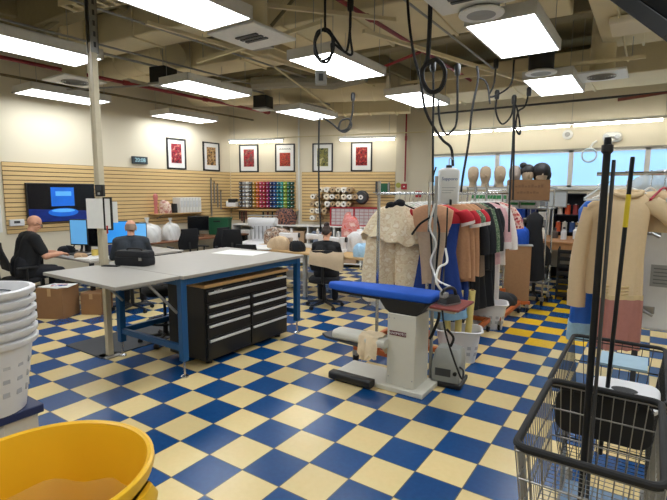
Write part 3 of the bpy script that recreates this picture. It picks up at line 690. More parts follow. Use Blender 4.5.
cord('thin black tube beside the white tank running down to the iron', [c+V((-.1, -.06, .16)), c+V((-.125, -.06, .05)), c+V((-.12, -.05, -.2)), c+V((-.10, -.05, -.36))], .007, 'water_tube', cat='tube')
cord('black water tube from the tank valve straight down to the iron', [c+V((.02, -.06, -.2)), c+V((.025, -.07, -.45)), c+V((.02, -.09, -.75)), (-1.44, 3.82, .97)], .007, 'water_tube', cat='tube')
# boiler on the floor
t = thing('steam_boiler', 'small grey steam boiler on the floor behind the ironing table', 'boiler', (-1.46, 4.09, 0), .12)
part('base_tray', MB().box(-.14, .15, -.16, .15, .0, .045), BLACK, t, bevel=.01)
mb = MB(); mb.loft([[(x, y+dy, z) for x, y in rrect(w, d, .03)] for z, w, d, dy in ((.045, .26, .27, 0), (.2, .26, .27, 0), (.3, .24, .2, .03), (.33, .2, .16, .03))]); part('boiler_body', mb, mat('grey boiler shell', (150, 152, 146), .45), t, 50)
part('control_panel', MB().box(-.09, .05, -.142, -.134, .1, .17), DGREY, t); part('knob', MB().tube([(.09, -.13, .14), (.09, -.155, .14)], .018, 12), BLACK, t)
part('pressure_hose', MB().tube(spline([(.0, .03, .32), (.03, .02, .42), (-.03, .0, .5)]), .012, 8), RUB, t)
# ------------------------------------------------------------------ white laundry baskets
def basket(label, loc, rz, w=.46, d=.34, h=.34, name='laundry_basket', slots=True, grp=None, cr=.09, lip=.012):
    t = thing(name, label, 'basket', loc, rz, grp)
    k = .76; mb = MB()
    prof = [(0, k), (.01, k+.01), (h-lip-.004, .965), (h-lip-.003, 1.05), (h-lip*.7, 1.085), (h-.004, 1.085), (h, 1.06), (h, .985), (h*.95, .955), (.02, k-.015), (.018, .01)]
    mb.loft([[(x*q, y*q, z) for x, y in rrect(w, d, cr, 7)] for z, q in prof]); part('tub', mb, PLW, t, 50)
    if slots:
        SG = mat('basket slot shade', (176, 178, 184), .6)  # grey blocks in place of openings, interior shade put into the colour
        for r in range(3 if h > .4 else 2):
            z = h*(.30+.19*r); q = k+(.965-k)*z/h; P = rrect(w*q, d*q, cr*q, 7); P = P+[P[0]]
            ln = [0]
            for a, b in zip(P, P[1:]): ln.append(ln[-1]+math.hypot(b[0]-a[0], b[1]-a[1]))
            N_ = 16 if h < .4 else 18
            for c_ in range(N_):
                g = ln[-1]*(c_+.5)/N_; m_ = max(x for x in range(len(P)-1) if ln[x] <= g); f = (g-ln[m_])/max(1e-6, ln[m_+1]-ln[m_])
                x = P[m_][0]+(P[m_+1][0]-P[m_][0])*f; y = P[m_][1]+(P[m_+1][1]-P[m_][1])*f; an = math.atan2(P[m_+1][1]-P[m_][1], P[m_+1][0]-P[m_][0])
                part('slot', MB().at(x, y, z, 0, 0, an).box(-.018, .018, -.004, .004, -.018, .018), SG, t, 0)
    return t
basket('white laundry basket holding pattern rolls behind the ironing table', (-1.60, 4.74, 0), .35)
basket('white laundry basket on the floor under the hanging black garments', (-1.68, 6.12, 0), .3)
YP = mat('yellow pattern paper', (226, 206, 128), .7)
for k, (x, y, tx, ty, lb) in enumerate(((-1.68, 4.66, -.05, .02, 'pale yellow paper roll standing nearest the pole in the basket'), (-1.60, 4.72, .0, .03, 'pale yellow paper roll in the middle of the basket'), (-1.53, 4.80, .05, .02, 'pale yellow paper roll furthest into the basket'))):
    t = thing('paper_roll', lb, 'paper roll', (x, y, .02), rot=(-ty, tx, 0)); part('rolled_paper', MB().lathe([(.001, 0), (.035, 0), (.035, .72), (.028, .72), (.026, .6), (.001, .6)], 16), YP, t)
    part('core_tube', MB().lathe([(.012, .6), (.016, .73), (.014, .73), (.001, .62)], 10), CARD, t)
# ------------------------------------------------------------------ rolling garment racks
def caster_on(t, x, y, rot=0):
    c = part('caster', MB().box(x-.022, x+.022, y-.03, y+.03, .07, .13).tube([(x, y, .11), (x, y, .15)], .012, 8), STEEL, t)
    part('wheel', MB().tube([(x-.013, y, .045), (x+.013, y, .045)], .045, 14), RUB, c)
def z_rack(label, loc, L, zr=1.74, side=-1, base=ORANGE, group='rolling garment racks'):
    t = thing('garment_rack', label, 'clothes rack', loc, 0, group)
    for y in (0, L):
        part('cross_bar', MB().box(-.26, .26, y-.025, y+.025, .13, .18), base, t, bevel=.004)
        part('upright_socket', MB().box(-.04, .04, y-.02, y+.02, .18, .34), base, t, bevel=.003)
        part('upright', MB().tube([(0, y, .18), (0, y, zr+.12)], .016, 10), CHROME, t)
        for x in (-.24, .24): caster_on(t, x, y)
    part('base_bar', MB().box(side*.24-.025, side*.24+.025, .02, L-.02, .13, .18), base, t, bevel=.004)
    part('hanging_rail', MB().tube([(0, -.05, zr), (0, L+.05, zr)], .014, 10), CHROME, t)
    return t
z_rack('garment rack holding the cream brocade costume', (-2.20, 4.04, 0), 1.7)
z_rack('garment rack holding the dress with red sleeves behind the chrome pole', (-1.85, 4.45, 0), 1.45, side=1)
z_rack('garment rack holding the black garments and the white shirt', (-1.75, 6.05, 0), 1.05, side=1)
def hanger(label, x, y, z, rz=0, w=.40, m=None, group=None):
    """hook over the rail at (x, y, z)"""
    t = thing('clothes_hanger', label, 'hanger', (x, y, z), rz, group)
    part('hook', MB().tube([(-.018, 0, .0), (-.014, 0, .014), (0, 0, .02), (.015, 0, .013), (.017, 0, 0), (.004, 0, -.05), (0, 0, -.10)], .0032, 6), CHROME, t)
    part('shoulder_bar', MB().tube(spline([(-w/2, 0, -.18), (-w*.3, 0, -.145), (0, 0, -.10), (w*.3, 0, -.145), (w/2, 0, -.18)], 4)+[V((w/2, 0, -.19)), V((-w/2, 0, -.19))], .008, 6, closed=True), m or WHITE, t)
    return t
def garment(name, label, cat, x, y, zt, w, L, m, d=.10, rz=0, flare=1.0, waist=.9, neck=.08, sleeve=0, sl_m=None, cuff=None, spread=.5, folds=7, amp=.10, seed=0, group=None, panels=(), sl_r=.06, hang=True, hm=None, sides=(-1, 1)):
    """hung garment: plane across local x, neck at the top; panels: (z0 frac, z1 frac, material, name)"""
    t = thing(name, label, cat, (x, y, zt), rz, group)
    n = 36
    def ring(u, grow=0):
        z = -L*u
        if u < .07: hw = neck + (w/2-neck)*(u/.07)**.7; z = -L*u - .0
        elif u < .25: hw = w/2*(1-.10*(u-.07)/.18)
        elif u < .42: hw = w/2*(.90+(waist-.90)*(u-.25)/.17)
        else: hw = w/2*(waist+(flare-waist)*((u-.42)/.58))
        dd = d*(.35+.65*min(1, u/.12))*(1+.5*max(0, u-.4)*(flare))
        out = []
        for j in range(n):
            a = 2*PI*j/n; c, s = math.cos(a), math.sin(a)
            f = 1+amp*min(1, u*1.6)*(math.sin(folds*a+seed+1.3*u)+.5*math.sin((folds*2+1)*a+seed*2.1-u*2))
            px = (hw+grow)*math.copysign(abs(c)**.8, c); py = (dd/2+grow)*math.copysign(abs(s)**.8, s)*f
            out.append((px*(1+.03*math.sin(5*u+seed)), py, z+.010*math.sin(3*a+seed)*min(1, u)))
        return out
    us = [0, .015, .04, .07, .12, .18, .25, .33, .42, .52, .63, .75, .88, 1]
    part('bodice', MB().loft([ring(u) for u in us]), m, t, 70)
    for i, (a, b, pm, pn) in enumerate(panels):
        part(pn, MB().loft([ring(a+(b-a)*k/6, .006) for k in range(7)]), pm, t, 70)
    if sleeve:
        for s in sides:
            p0 = V((s*(w/2-.04), 0, -.07)); dr = V((s*spread, -.1, -1)).normalized()
            rings = []
            for i in range(8):
                u = i/7; c = p0+dr*sleeve*u+V((s*.03*math.sin(u*PI), 0, 0)); r = sl_r*(1.1-.25*u)
                rings.append([(c.x+r*math.cos(2*PI*j/16)*(1+.1*math.sin(4*2*PI*j/16+seed+u*3)), c.y+r*.75*math.sin(2*PI*j/16), c.z+r*.35*math.cos(2*PI*j/16)*s*spread) for j in range(16)])
            sl = part('sleeve', MB().loft(rings), sl_m or m, t, 70)
            if cuff:
                part('cuff', MB().loft([[(c.x+q*1.0*(V(p)-V(c)).x, c.y+q*(V(p)-V(c)).y, c.z+q*(V(p)-V(c)).z+dz) for p in rings[k]] for k, q, dz, c in [(6, 1.1, 0, sum((V(p) for p in rings[6]), V())/16), (7, 1.12, 0, sum((V(p) for p in rings[7]), V())/16), (7, 1.12, -.015, sum((V(p) for p in rings[7]), V())/16)]]), cuff, sl, 60)
    if hang: hanger(('hanger of the ' + label), x, y, zt+.11, rz, w*.9, hm)
    return t
RZ = 1.74
FAB = lambda n, c, **k: mat(n, c, .9, var=k.get('var', .1), bump=.25, scale=40)
RED = FAB('crimson knit', (176, 30, 44)); TAN = FAB('tan cloth', (176, 130, 94)); NUDE = FAB('nude stretch cloth', (204, 156, 122)); NBLUE = FAB('royal blue cloth', (26, 56, 128)); BLK = FAB('black cloth', (22, 23, 27))
GRN = patmat('green woven print', [(46, 66, 50), (104, 128, 96), (60, 86, 64), (150, 160, 130)], 60); WHT = FAB('white shirt cloth', (222, 214, 208), var=.03); PINK = FAB('pale pink cloth', (214, 170, 172)); OLIVE = FAB('taupe cloth', (134, 112, 92)); KELLY = patmat('green and white print', [(20, 112, 74), (30, 140, 96), (226, 226, 214), (232, 230, 220)], 9)
BROC = patmat('cream brocade', [(226, 210, 178), (236, 222, 194), (216, 192, 154), (240, 228, 206)], 18)
SKIRTB = FAB('light blue hem', (122, 160, 186))
# the brocade costume: cape over a pair of wide legs
t = thing('brocade_costume', 'cream brocade costume with a wide cape hanging at the end of the rack', 'costume', (-2.25, 4.52, 1.62), .52); t.scale = (1.13, 1.13, 1.03)
n = 44; rings = []
for i in range(12):
    u = i/11; hw = .07+.26*(u**.5); dd = .07+.12*u
    rings.append([((hw*(1+.05*u*math.sin(9*2*PI*j/n+u*2)))*math.cos(2*PI*j/n), dd*math.sin(2*PI*j/n)*(1+.14*u*math.sin(11*2*PI*j/n+1)), -.0-.35*u+.05*u*math.sin(2*PI*j/n*2+.6)+.02*u*math.sin(2*PI*j/n*11)) for j in range(n)])
part('cape', MB().loft(rings), BROC, t, 70)
for s, w, l in ((-1, .15, .98), (1, .17, 1.02)):
    rings = []
    for i in range(10):
        u = i/9; c = s*(.13+.03*u); r = w*(.85+.25*math.sin(u*PI*.9))
        rings.append([(c+r*math.cos(2*PI*j/24)*(1+.06*math.sin(5*2*PI*j/24+u*5)), .10*math.sin(2*PI*j/24)*(1+.1*math.sin(6*2*PI*j/24+s)), -.26-(l-.26)*u-.03*math.sin(2*PI*j/24*2)*u) for j in range(24)])
    part('wide_leg', MB().loft(rings), BROC, t, 70)
part('lining', MB().loft([[(.10*math.cos(2*PI*j/16), .05*math.sin(2*PI*j/16)-.0, z) for j in range(16)] for z in (-.3, -.95)]), FAB('brown lining', (96, 66, 48)), t, 70)
mb = MB(); mb.ball(-.05, -.05, .0, .05, .03, .035).ball(.03, -.05, .02, .048, .03, .042).ball(-.08, -.05, -.04, .03, .02, .045).ball(-.01, -.055, .015, .025)
part('black_bow', mb, BFAB, t, 60)
hanger('black hanger carrying the brocade costume', -2.21, 4.50, RZ, .5, .42, BLACK)
for i, (dy, m, lb, sd) in enumerate(((.30, KELLY, 'green and white printed shirt hanging right behind the brocade costume', 1), (.52, WHT, 'white blouse hanging behind the green printed shirt', 2), (.75, KELLY, 'second green printed shirt deeper on the brocade rack', 3), (1.0, FAB('dark plum cloth', (72, 46, 60)), 'dark plum top hanging near the far end of the brocade rack', 4), (1.25, TAN, 'tan top hanging at the far end of the brocade rack', 5))):
    garment('hanging_shirt', lb, 'shirt', -2.26, 4.42+dy, RZ-.11, .36, .75, m, rz=.1, sleeve=.24, seed=sd, spread=.8)
# front garments of the second rack
X2 = -1.85
MESH = FAB('grey nude net', (182, 160, 138))
t = garment('leotard', 'nude leotard with black edging hanging nearest the chrome pole', 'leotard', X2+.02, 4.50, RZ-.11, .40, .80, NUDE, rz=.35, waist=.66, flare=.42, seed=.5, amp=.05, panels=((.34, 1.0, MESH, 'net_body'),))
for pts in ([(-.20, -.06, -.30), (-.12, -.09, -.19), (-.02, -.09, -.12), (.03, -.08, -.08)], [(.03, -.08, -.08), (.07, -.095, -.25), (.06, -.095, -.5), (.05, -.09, -.72)], [(-.02, -.1, -.2), (.0, -.1, -.4), (.02, -.1, -.7)]):
    part('black_edging', MB().tube(spline(pts), .011, 7), BLK, t)
garment('costume_dress', 'royal blue dress with red short sleeves behind the nude leotard', 'dress', X2, 4.66, RZ-.11, .50, 1.18, NBLUE, d=.18, rz=.30, flare=1.35, waist=.85, sleeve=.16, sl_m=RED, cuff=WHT, spread=.9, seed=2, panels=((.0, .16, RED, 'red_yoke'), (.93, 1.0, SKIRTB, 'pale_hem')), sl_r=.075)
for i, (dy, lb, L, sl) in enumerate(((.30, 'tan dress with crimson sleeve, nearer one of the tan pair', .78, RED), (.46, 'tan dress with a green printed sleeve between two crimson sleeved ones', .84, RED), (.62, 'tan dress with crimson sleeve, farther one of the tan pair', .80, RED))):
    garment('costume_dress', lb, 'dress', X2+.13, 4.56+dy, RZ-.11, .34, L, TAN, d=.13, rz=.25, sleeve=.17, sl_m=(sl, GRN, sl)[i], cuff=WHT, spread=.5, seed=3+i, sl_r=.06, flare=1.05)
garment('costume_dress', 'long blue dress with a pale hem between the tan dresses', 'dress', X2-.02, 4.58+.5, RZ-.11, .44, 1.2, NBLUE, d=.16, rz=.2, flare=1.2, seed=9, panels=((.94, 1.0, SKIRTB, 'pale_hem'),))
y = 5.30
for i, (m, lb, L, sl, pm) in enumerate(((BLK, 'black jacket hanging first behind the tan dresses', .80, BLK, None), (BLK, 'long black dress hanging deep in the rack', 1.2, BLK, None), (OLIVE, 'taupe jacket with black sleeves between the black jackets', .86, BLK, None), (GRN, 'green woven jacket with a black front', .80, GRN, BLK), (BLK, 'black jacket just before the pink shirt', .82, BLK, None), (BLK, 'long black gown hanging low before the white skirt', 1.2, BLK, None))):
    garment('hanging_jacket' if L < 1 else 'hanging_dress', lb, 'jacket' if L < 1 else 'dress', X2+.05+.01*i, y, RZ-.11, .39, L, m, rz=.22, sleeve=.52 if L < 1 else .3, sl_m=sl, spread=.22, seed=12+i, panels=(((.05, 1, pm, 'front_panel'),) if pm else ()))
    y += .115
garment('hanging_shirt', 'pale pink shirt hanging near the rack end', 'shirt', -1.76, 6.02, RZ-.11, .44, .78, PINK, rz=.22, sleeve=.5, sl_m=PINK, cuff=WHT, spread=.24, seed=21)
garment('hanging_shirt', 'white long sleeved shirt hanging beside the pink shirt', 'shirt', -1.74, 6.14, RZ-.11, .46, .80, WHT, rz=.22, sleeve=.54, sl_m=WHT, spread=.26, seed=22)
garment('hanging_dress', 'white and black long skirt hanging low near the rack end', 'skirt', -1.68, 6.06, RZ-.11, .26, 1.24, BLK, rz=.2, seed=23, panels=((.5, 1.0, WHT, 'white_hem'),))
garment('hanging_shirt', 'red patterned blouse at the far end of the rack', 'blouse', -1.70, 6.30, RZ-.11, .42, .6, patmat('red floral print', [(178, 44, 52), (214, 150, 140), (226, 206, 190), (150, 40, 60)], 22), rz=.22, sleeve=.3, spread=.5, seed=24)
for k in range(5):
    garment('hanging_dress', ('black skirt hanging low in the second rack, ' + ('first', 'second', 'third', 'fourth', 'fifth')[k] + ' from its front'), 'skirt', X2-.05+.03*k, 5.02+.2*k, RZ-.11, .36, 1.2+.02*k, BLK, d=.16, rz=.2, seed=30+k, flare=1.35)
for k in range(9):
    hanger('empty white hanger on the brocade rack among the printed shirts', -2.20, 4.62+.11*k, RZ, .2, .38, group='empty hangers on the brocade rack')
for k in range(7):
    hanger('empty clear hanger on the rail among the black jackets', -1.84, 5.0+.06*k+.03*(k % 2), RZ, .25, .38, mat('clear plastic hanger', (206, 214, 220), .25, var=0), group='empty hangers among the jackets')
# dark folded things on the rack base over the basket
bag('folded_bag', 'dark grey folded garment bag lying on the orange rack base', 'bag', FAB('charcoal nylon', (44, 46, 50)), (-1.72, 6.85, .18), .5, .4, .16, .2, 3)
# ------------------------------------------------------------------ particle board cart with the apron rack
PBD = mat('particle board', (158, 120, 84), .75, var=.08, scale=30)
t = thing('board_cart', 'tan particle board cart on orange rails at the rack end', 'cart', (-1.66, 7.45, 0), .28)
part('side_panel', MB().box(-.18, .18, -.32, -.30, .17, .98), PBD, t, bevel=.003); part('side_panel', MB().box(-.18, .18, .10, .12, .17, .98), PBD, t, bevel=.003)
part('back_panel', MB().box(-.18, -.16, -.30, .10, .17, .98), PBD, t); part('top_board', MB().box(-.2, .2, -.34, .14, .98, 1.0), GREYP, t, bevel=.004); part('shelf', MB().box(-.16, .18, -.3, .1, .52, .54), PBD, t)
part('base_rail', MB().box(-.2, .2, -.34, -.29, .12, .17), ORANGE, t); part('base_rail', MB().box(-.2, .2, .08, .13, .12, .17), ORANGE, t)
for x in (-.16, .16):
    for yy in (-.31, .1): caster_on(t, x, yy)
# wire shelf rack with wig heads
t = thing('wire_shelf_rack', 'chrome rolling rack with the wig heads on its top shelf', 'shelf rack', (-1.83, 8.0, 0), -.05)
for x in (-.74, .52):
    for yy in (-.2, .2):
        part('post', MB().tube([(x, yy, .1), (x, yy, 1.84)], .014, 8), CHROME, t); caster_on(t, x, yy)
for z in (.35, 1.5, 1.82): part('shelf', MB().box(-.76, .56, -.22, .22, z, z+.02), STEEL, t, bevel=.003)
HX = lambda i: (-.68, -.48, -.25, -.02, .17, .37)[i]
def wig_head(i, label, skin, hair=None, hs=1.0):
    c = V((-1.83, 8.0, 0)) + V((HX(i), -.10 - .05*HX(i)*-1, 0)); rz = .35
    t = thing('wig_head', label, 'wig head', (c.x, c.y, 1.84), rz); t.scale = (1.15, 1.15, 1.12)
    mb = MB(); mb.loft([[(x, y+dy, z) for x, y in rrect(w, d, min(w, d)*.48, 5)] for z, w, d, dy in ((0, .12, .12, 0), (.02, .11, .11, 0), (.07, .10, .11, .0), (.10, .12, .15, -.005), (.15, .145, .185, 0), (.21, .155, .20, .01), (.26, .14, .18, .015), (.29, .10, .13, .02), (.305, .03, .05, .02))]); part('head_form', mb, skin, t, 70)
    part('nose', MB().ball(0, -.095, .165, .012, .02, .022, 8, 6), skin, t)
    if hair:
        mb = MB(); mb.ball(0, .02, .225, .098*hs, .115*hs, .095*hs, 18, 10)
        if hs > 1: mb.ball(.02, .07, .17, .10*hs, .09, .12)
        else: mb.ball(-.06, .0, .30, .05, .05, .045)
        part('wig_hair', mb, hair, t, 70)
CANV = mat('canvas wig block', (168, 150, 126), .85, bump=.3, scale=60); HAIR = mat('black wig hair', (24, 22, 24), .6, bump=.5, scale=90)
wig_head(0, 'canvas wig head first on the rack shelf, with a dark strap', CANV); wig_head(1, 'plain canvas wig head second on the rack shelf', CANV); wig_head(2, 'canvas wig head third on the rack shelf above the green labels', CANV)
wig_head(3, 'greyish wig head fourth on the rack shelf beside the straight cords', mat('grey wig block', (150, 138, 128), .7)); wig_head(4, 'wig head with short black hair and a side bun', CANV, HAIR); wig_head(5, 'wig head with full black hair at the shelf end', CANV, HAIR, 1.2)
t = thing('cardboard_sign', 'plain brown cardboard box with faint writing on the rack shelf before the wig heads', 'cardboard', (-1.58, 7.6, 1.64), .35)
part('carton_body', MB().box(-.29, .29, -.12, .12, 0, .30), mat('shaded cardboard', (132, 98, 66), .85, var=.08), t, bevel=.004); part('flap', MB().box(-.29, .29, -.12, 0, .3, .305), CARD, t)  # carton body darker than plain cardboard: its shade is in the colour
mb = MB(); mb2 = MB()
for k in range(9): mb.box(-.2+k*.045, -.165+k*.045, -.122, -.12, .19, .215+.01*(k % 3))
for k in range(7): mb2.box(-.17+k*.045, -.135+k*.045, -.122, -.12, .10, .125+.01*(k % 2))
part('faded_lettering', mb2, mat('faded marker', (112, 82, 56), .8), t); part('faded_lettering', mb, mat('faded marker', (112, 82, 56), .8), t)
t2 = thing('shelf_bracket', 'chrome bracket shelf under the cardboard box', 'bracket', (-1.58, 7.6, 1.62), .35)
part('shelf_plate', MB().box(-.3, .3, -.1, .28, 0, .018), STEEL, t2)
for k in range(4):
    x = -.55+.26*k
    t = thing('parts_drawer_box', ('white box with green label on the upper shelf, ' + ('first', 'second', 'third', 'fourth')[k] + ' from the white tank'), 'storage box', (-1.83+x, 7.86, 1.52), -.05)
    part('box_body', MB().box(-.12, .12, -.08, .18, 0, .22), WHITE, t, bevel=.004); part('green_label', MB().box(-.11, .11, -.084, -.08, .13, .19), mat('green label', (48, 132, 74), .6), t); part('green_label', MB().box(-.11, .11, -.084, -.08, .04, .08), mat('green label', (48, 132, 74), .6), t); part('lid', MB().box(-.125, .125, -.085, .185, .22, .235), PLW, t)
garment('black_apron', 'black apron hanging from the end of the wig head rack', 'apron', -1.42, 7.42, 1.46, .24, 1.0, BLK, d=.16, rz=.3, flare=1.5, waist=1.1, neck=.03, seed=41, hm=BLACK)
bag('shopping_bag', 'bright blue bag hanging beside the black apron', 'bag', FAB('blue nylon', (22, 74, 170)), (-1.58, 7.3, 1.0), .26, .2, .24, .2, 5)
# ------------------------------------------------------------------ people
def capsule(mb, a, ra, b, rb, n=14):
    a, b = V(a), V(b); d = b-a; L = d.length; d = d.normalized() if L > 1e-6 else V((0, 0, 1))
    pts = []; rs = []
    for k in range(5):
        th = PI/2*k/4; pts.append(a-d*ra*math.cos(th)); rs.append(max(.0005, ra*math.sin(th)))
    for k in range(5):
        th = PI/2*k/4; pts.append(b+d*rb*math.sin(th)); rs.append(max(.0005, rb*math.cos(th)))
    mb.tube(pts, rs, n)
def fuse(name, mb, m, parent, voxel, smooth=6):
    """one continuous skin over overlapping limbs"""
    me = bpy.data.meshes.new('tmp'); me.from_pydata(mb.v, [], mb.f)
    bm = bmesh.new(); bm.from_mesh(me); bmesh.ops.recalc_face_normals(bm, faces=bm.faces); bm.to_mesh(me); bm.free()
    o = bpy.data.objects.new('tmp', me); COL.objects.link(o)
    r = o.modifiers.new('r', 'REMESH'); r.mode = 'VOXEL'; r.voxel_size = voxel
    s = o.modifiers.new('s', 'SMOOTH'); s.iterations = smooth; s.factor = .5
    bpy.context.view_layer.update()
    m2 = bpy.data.meshes.new_from_object(o.evaluated_get(bpy.context.evaluated_depsgraph_get()))
    bpy.data.objects.remove(o); m2.name = name; m2.materials.clear()
    return link_mesh(name, m2, m, parent, 180)
def person(label, loc, rz, shirt, pants, bulk=1.0, sleeve='short', lean=.08, head_dn=.35, head_turn=0, arms=None, hair=None, glasses=False, shoe=BLACK, sz=1.0, collar=None):
    t = thing('person', label, 'person', loc, rz); t.scale = (sz, sz, sz)
    B = bulk
    hipz = .60; P = V((0, 0, hipz)); C = V((0, lean*.6, .93)); N = V((0, lean+.01, 1.12)); NH = V((0, lean+.035, 1.19))
    Hd = V((0, lean+.07, 1.275))
    Rh = Euler((-head_dn, 0, head_turn)).to_matrix()
    def H(x, y, z): return Hd + Rh @ V((x, y, z))
    arms = arms or {}
    def limbs(s):
        S_ = V((s*.185*B, lean+.0, 1.07)); E_ = V(arms.get(('e', s), (s*.27*B, lean+.10, .82))); W_ = V(arms.get(('w', s), (s*.14, lean+.36, .815)))
        hip = V((s*.10, .0, hipz-.02)); kn = V((s*.13, .43, .56)); an = V((s*.13, .40, .10))
        return S_, E_, W_, hip, kn, an
    def torso(mb, g):
        for s in (-1, 1):
            capsule(mb, (s*.085*B, 0, hipz), .115*B+g, (s*.075*B, lean*.5, .80), .105*B+g)
            capsule(mb, (s*.075*B, lean*.5, .80), .105*B+g, (s*.09*B, lean*.9, 1.0), .105*B+g)
            capsule(mb, (0, lean, 1.09), .065*B+g, (s*.185*B, lean, 1.065), .062*B+g)
        if B > 1.1: mb.ball(0, .07, .78, .15*B+g, .13*B+g, .17+g)
    # body
    mb = MB(); torso(mb, 0)
    capsule(mb, N, .058, NH, .052)
    mb.M = Matrix.Translation(Hd) @ Rh.to_4x4()
    mb.ball(0, -.005, .025, .076, .096, .09, 20, 14); mb.ball(0, .02, -.04, .058, .070, .075, 18, 12); mb.ball(0, .045, -.085, .034, .036, .028)      # skull, face, chin
    capsule(mb, (0, .086, .015), .009, (0, .108, -.03), .014); mb.ball(0, .082, .03, .055, .014, .010)                                             # nose, brow
    mb.ball(0, .083, -.056, .024, .010, .006); mb.ball(0, .082, -.068, .020, .010, .007)                                                             # lips
    for s in (-1, 1): mb.ball(s*.079, -.008, -.005, .010, .020, .032); mb.ball(s*.048, .062, -.022, .02, .014, .016)                                  # ears, cheeks
    mb.M = Matrix()
    for s in (-1, 1):
        S_, E_, W_, hip, kn, an = limbs(s)
        capsule(mb, S_, .052*B, E_, .042*B); capsule(mb, E_, .042*B, W_, .027)
        f = (W_-E_).normalized(); f = (f + V((-s*.15, .35, -.15))).normalized(); side = f.cross(V((0, 0, 1))).normalized(); dn = side.cross(f)
        pc = W_+f*.05
        for q in (-.026, 0, .026): capsule(mb, W_+f*.015+side*q*.5, .018, W_+f*.085+side*q, .014)
        for q, l in ((-.033, .058), (-.011, .072), (.011, .068), (.033, .052)):
            k0 = W_+f*.088+side*q; k1 = k0+f*l*.5-dn*l*.12+side*q*.1; k2 = k1+f*l*.42-dn*l*.38
            capsule(mb, k0, .0092, k1, .0088); capsule(mb, k1, .0088, k2, .0078)
        th = W_+f*.03-side*s*(-.03); t1 = th+(f*.6-side*s*(-.8)).normalized()*.035; t2 = t1+(f+dn*-.2).normalized()*.03
        capsule(mb, th, .013, t1, .0105); capsule(mb, t1, .0105, t2, .009)
        capsule(mb, hip, .082*B, kn, .058); capsule(mb, kn, .056, an, .036); capsule(mb, an, .036, an+V((0, .13, -.05)), .03)
    fuse('body', mb, SKIN, t, .0065)
    # clothes
    mb = MB(); torso(mb, .016)
    for s in (-1, 1):
        S_, E_, W_, hip, kn, an = limbs(s)
        if sleeve == 'short': capsule(mb, S_, .072*B, S_.lerp(E_, .72), .062*B)
        else: capsule(mb, S_, .068*B, E_, .056*B); capsule(mb, E_, .056*B, E_.lerp(W_, .93), .038)
    sh = fuse('shirt', mb, shirt, t, .012, 4)
    part('collar', MB().tube([tuple(N+V((.07*math.cos(2*PI*k/20), .068*math.sin(2*PI*k/20), .022-.012*math.sin(2*PI*k/20)))) for k in range(20)], .012, 8, closed=True), collar or shirt, sh)
    mb = MB()
    for s in (-1, 1):
        S_, E_, W_, hip, kn, an = limbs(s)
        capsule(mb, (s*.085*B, 0, hipz), .13*B, (s*.08*B, 0, hipz+.12), .118*B); capsule(mb, hip, .10*B, kn, .074); capsule(mb, kn, .074, an, .058)
    fuse('trousers', mb, pants, t, .013, 4)
    for s in (-1, 1):
        mb = MB(); x = s*.13
        mb.loft([[(x+px, .44+py, z) for px, py in rrect(w, l, .04)] for z, w, l in ((0, .09, .27), (.03, .095, .275), (.06, .08, .22), (.10, .07, .12))]); part('shoe', mb, shoe, t, 60)
    hd = bpy.data.objects.new('face', None); COL.objects.link(hd); hd.parent = t; hd.location = Hd; hd.rotation_euler = (-head_dn, 0, head_turn)
    for s in (-1, 1):
        e = part('eye', MB().ball(s*.031, .083, .004, .011, .009, .009, 12, 8), mat('eye white', (226, 222, 216), .3, var=0), hd)
        mb = MB(); mb.ball(s*.031, .0905, .004, .005, .003, .005, 10, 6); mb.mi = 0
        part('eyebrow', MB().tube(spline([(s*.016, .093, .024), (s*.034, .091, .029), (s*.05, .08, .024)]), .004, 6), mat('brow hair', (96, 78, 62), .8), hd)
        part('iris', mb, mat('iris', (54, 42, 34), .3), hd)
    part('lips', MB().ball(0, .088, -.062, .02, .006, .006, 10, 6), mat('lips', (172, 104, 92), .5), hd)
    if glasses:
        mb = MB()
        for s in (-1, 1):
            mb.tube([(s*.033+.024*math.cos(2*PI*k/16), .104, .002+.019*math.sin(2*PI*k/16)) for k in range(16)], .0028, 6, closed=True); mb.tube([(s*.057, .103, .006), (s*.082, .06, .008), (s*.084, -.01, .01)], .003, 6)
        mb.tube([(-.009, .105, .004), (.009, .105, .004)], .0028, 6); part('glasses', mb, mat('dark spectacle rim', (52, 34, 60), .4), hd)
    if hair: hair(hd)
    return t
def fringe_hair(m):
    def f(hd):
        mb = MB(); n = 24; rings = []
        for z, k in ((-.055, 1.0), (-.03, 1.05), (.0, 1.06), (.025, 1.04), (.04, 1.0)):
            rings.append([(.0785*k*math.cos(PI*1.08*j/n+PI*.96), -.004+.1*k*math.sin(PI*1.08*j/n+PI*.96), z) for j in range(n+1)])
        g = sheet([[p for p in r] for r in rings], .006); part('hair', g, m, hd, 60)
    return f
def bun_hair(m):
    def f(hd):
        mb = MB(); mb.ball(0, -.018, .045, .085, .098, .088, 20, 12).ball(0, -.075, -.0, .07, .045, .07).ball(0, -.075, .125, .052, .05, .042)
        fuse('hair', mb, m, hd, .008, 3)
    return f
GREYH = mat('short grey hair', (150, 128, 112), .9, bump=.5, scale=120); DKH = mat('dark brown hair', (52, 38, 32), .7, bump=.5, scale=90)
TEE = FAB('black t-shirt cloth', (23, 24, 27)); JEAN = FAB('dark trousers cloth', (30, 32, 38)); SWE = FAB('dark slate sweater', (52, 58, 66))
person('person with a shaved head, glasses and black t-shirt seated typing at the desk', (-7.40, 3.02, 0), -.12, TEE, JEAN, 1.15, 'short', .10, .5, 0, {('w', -1): (-.12, .46, .82), ('w', 1): (.13, .45, .82)}, None, True)
office_chair('black office chair under the seated person in the black t-shirt', (-7.40, 2.98, 0), -.12)
person('person with a balding head seen from behind in a dark slate sweater', (-6.22, 3.96, 0), .95, SWE, JEAN, 1.02, 'long', .08, .25, .1, {}, fringe_hair(GREYH), sz=.95)
office_chair('black office chair under the person in the slate sweater', (-6.22, 3.94, 0), 1.0, back_h=.36)
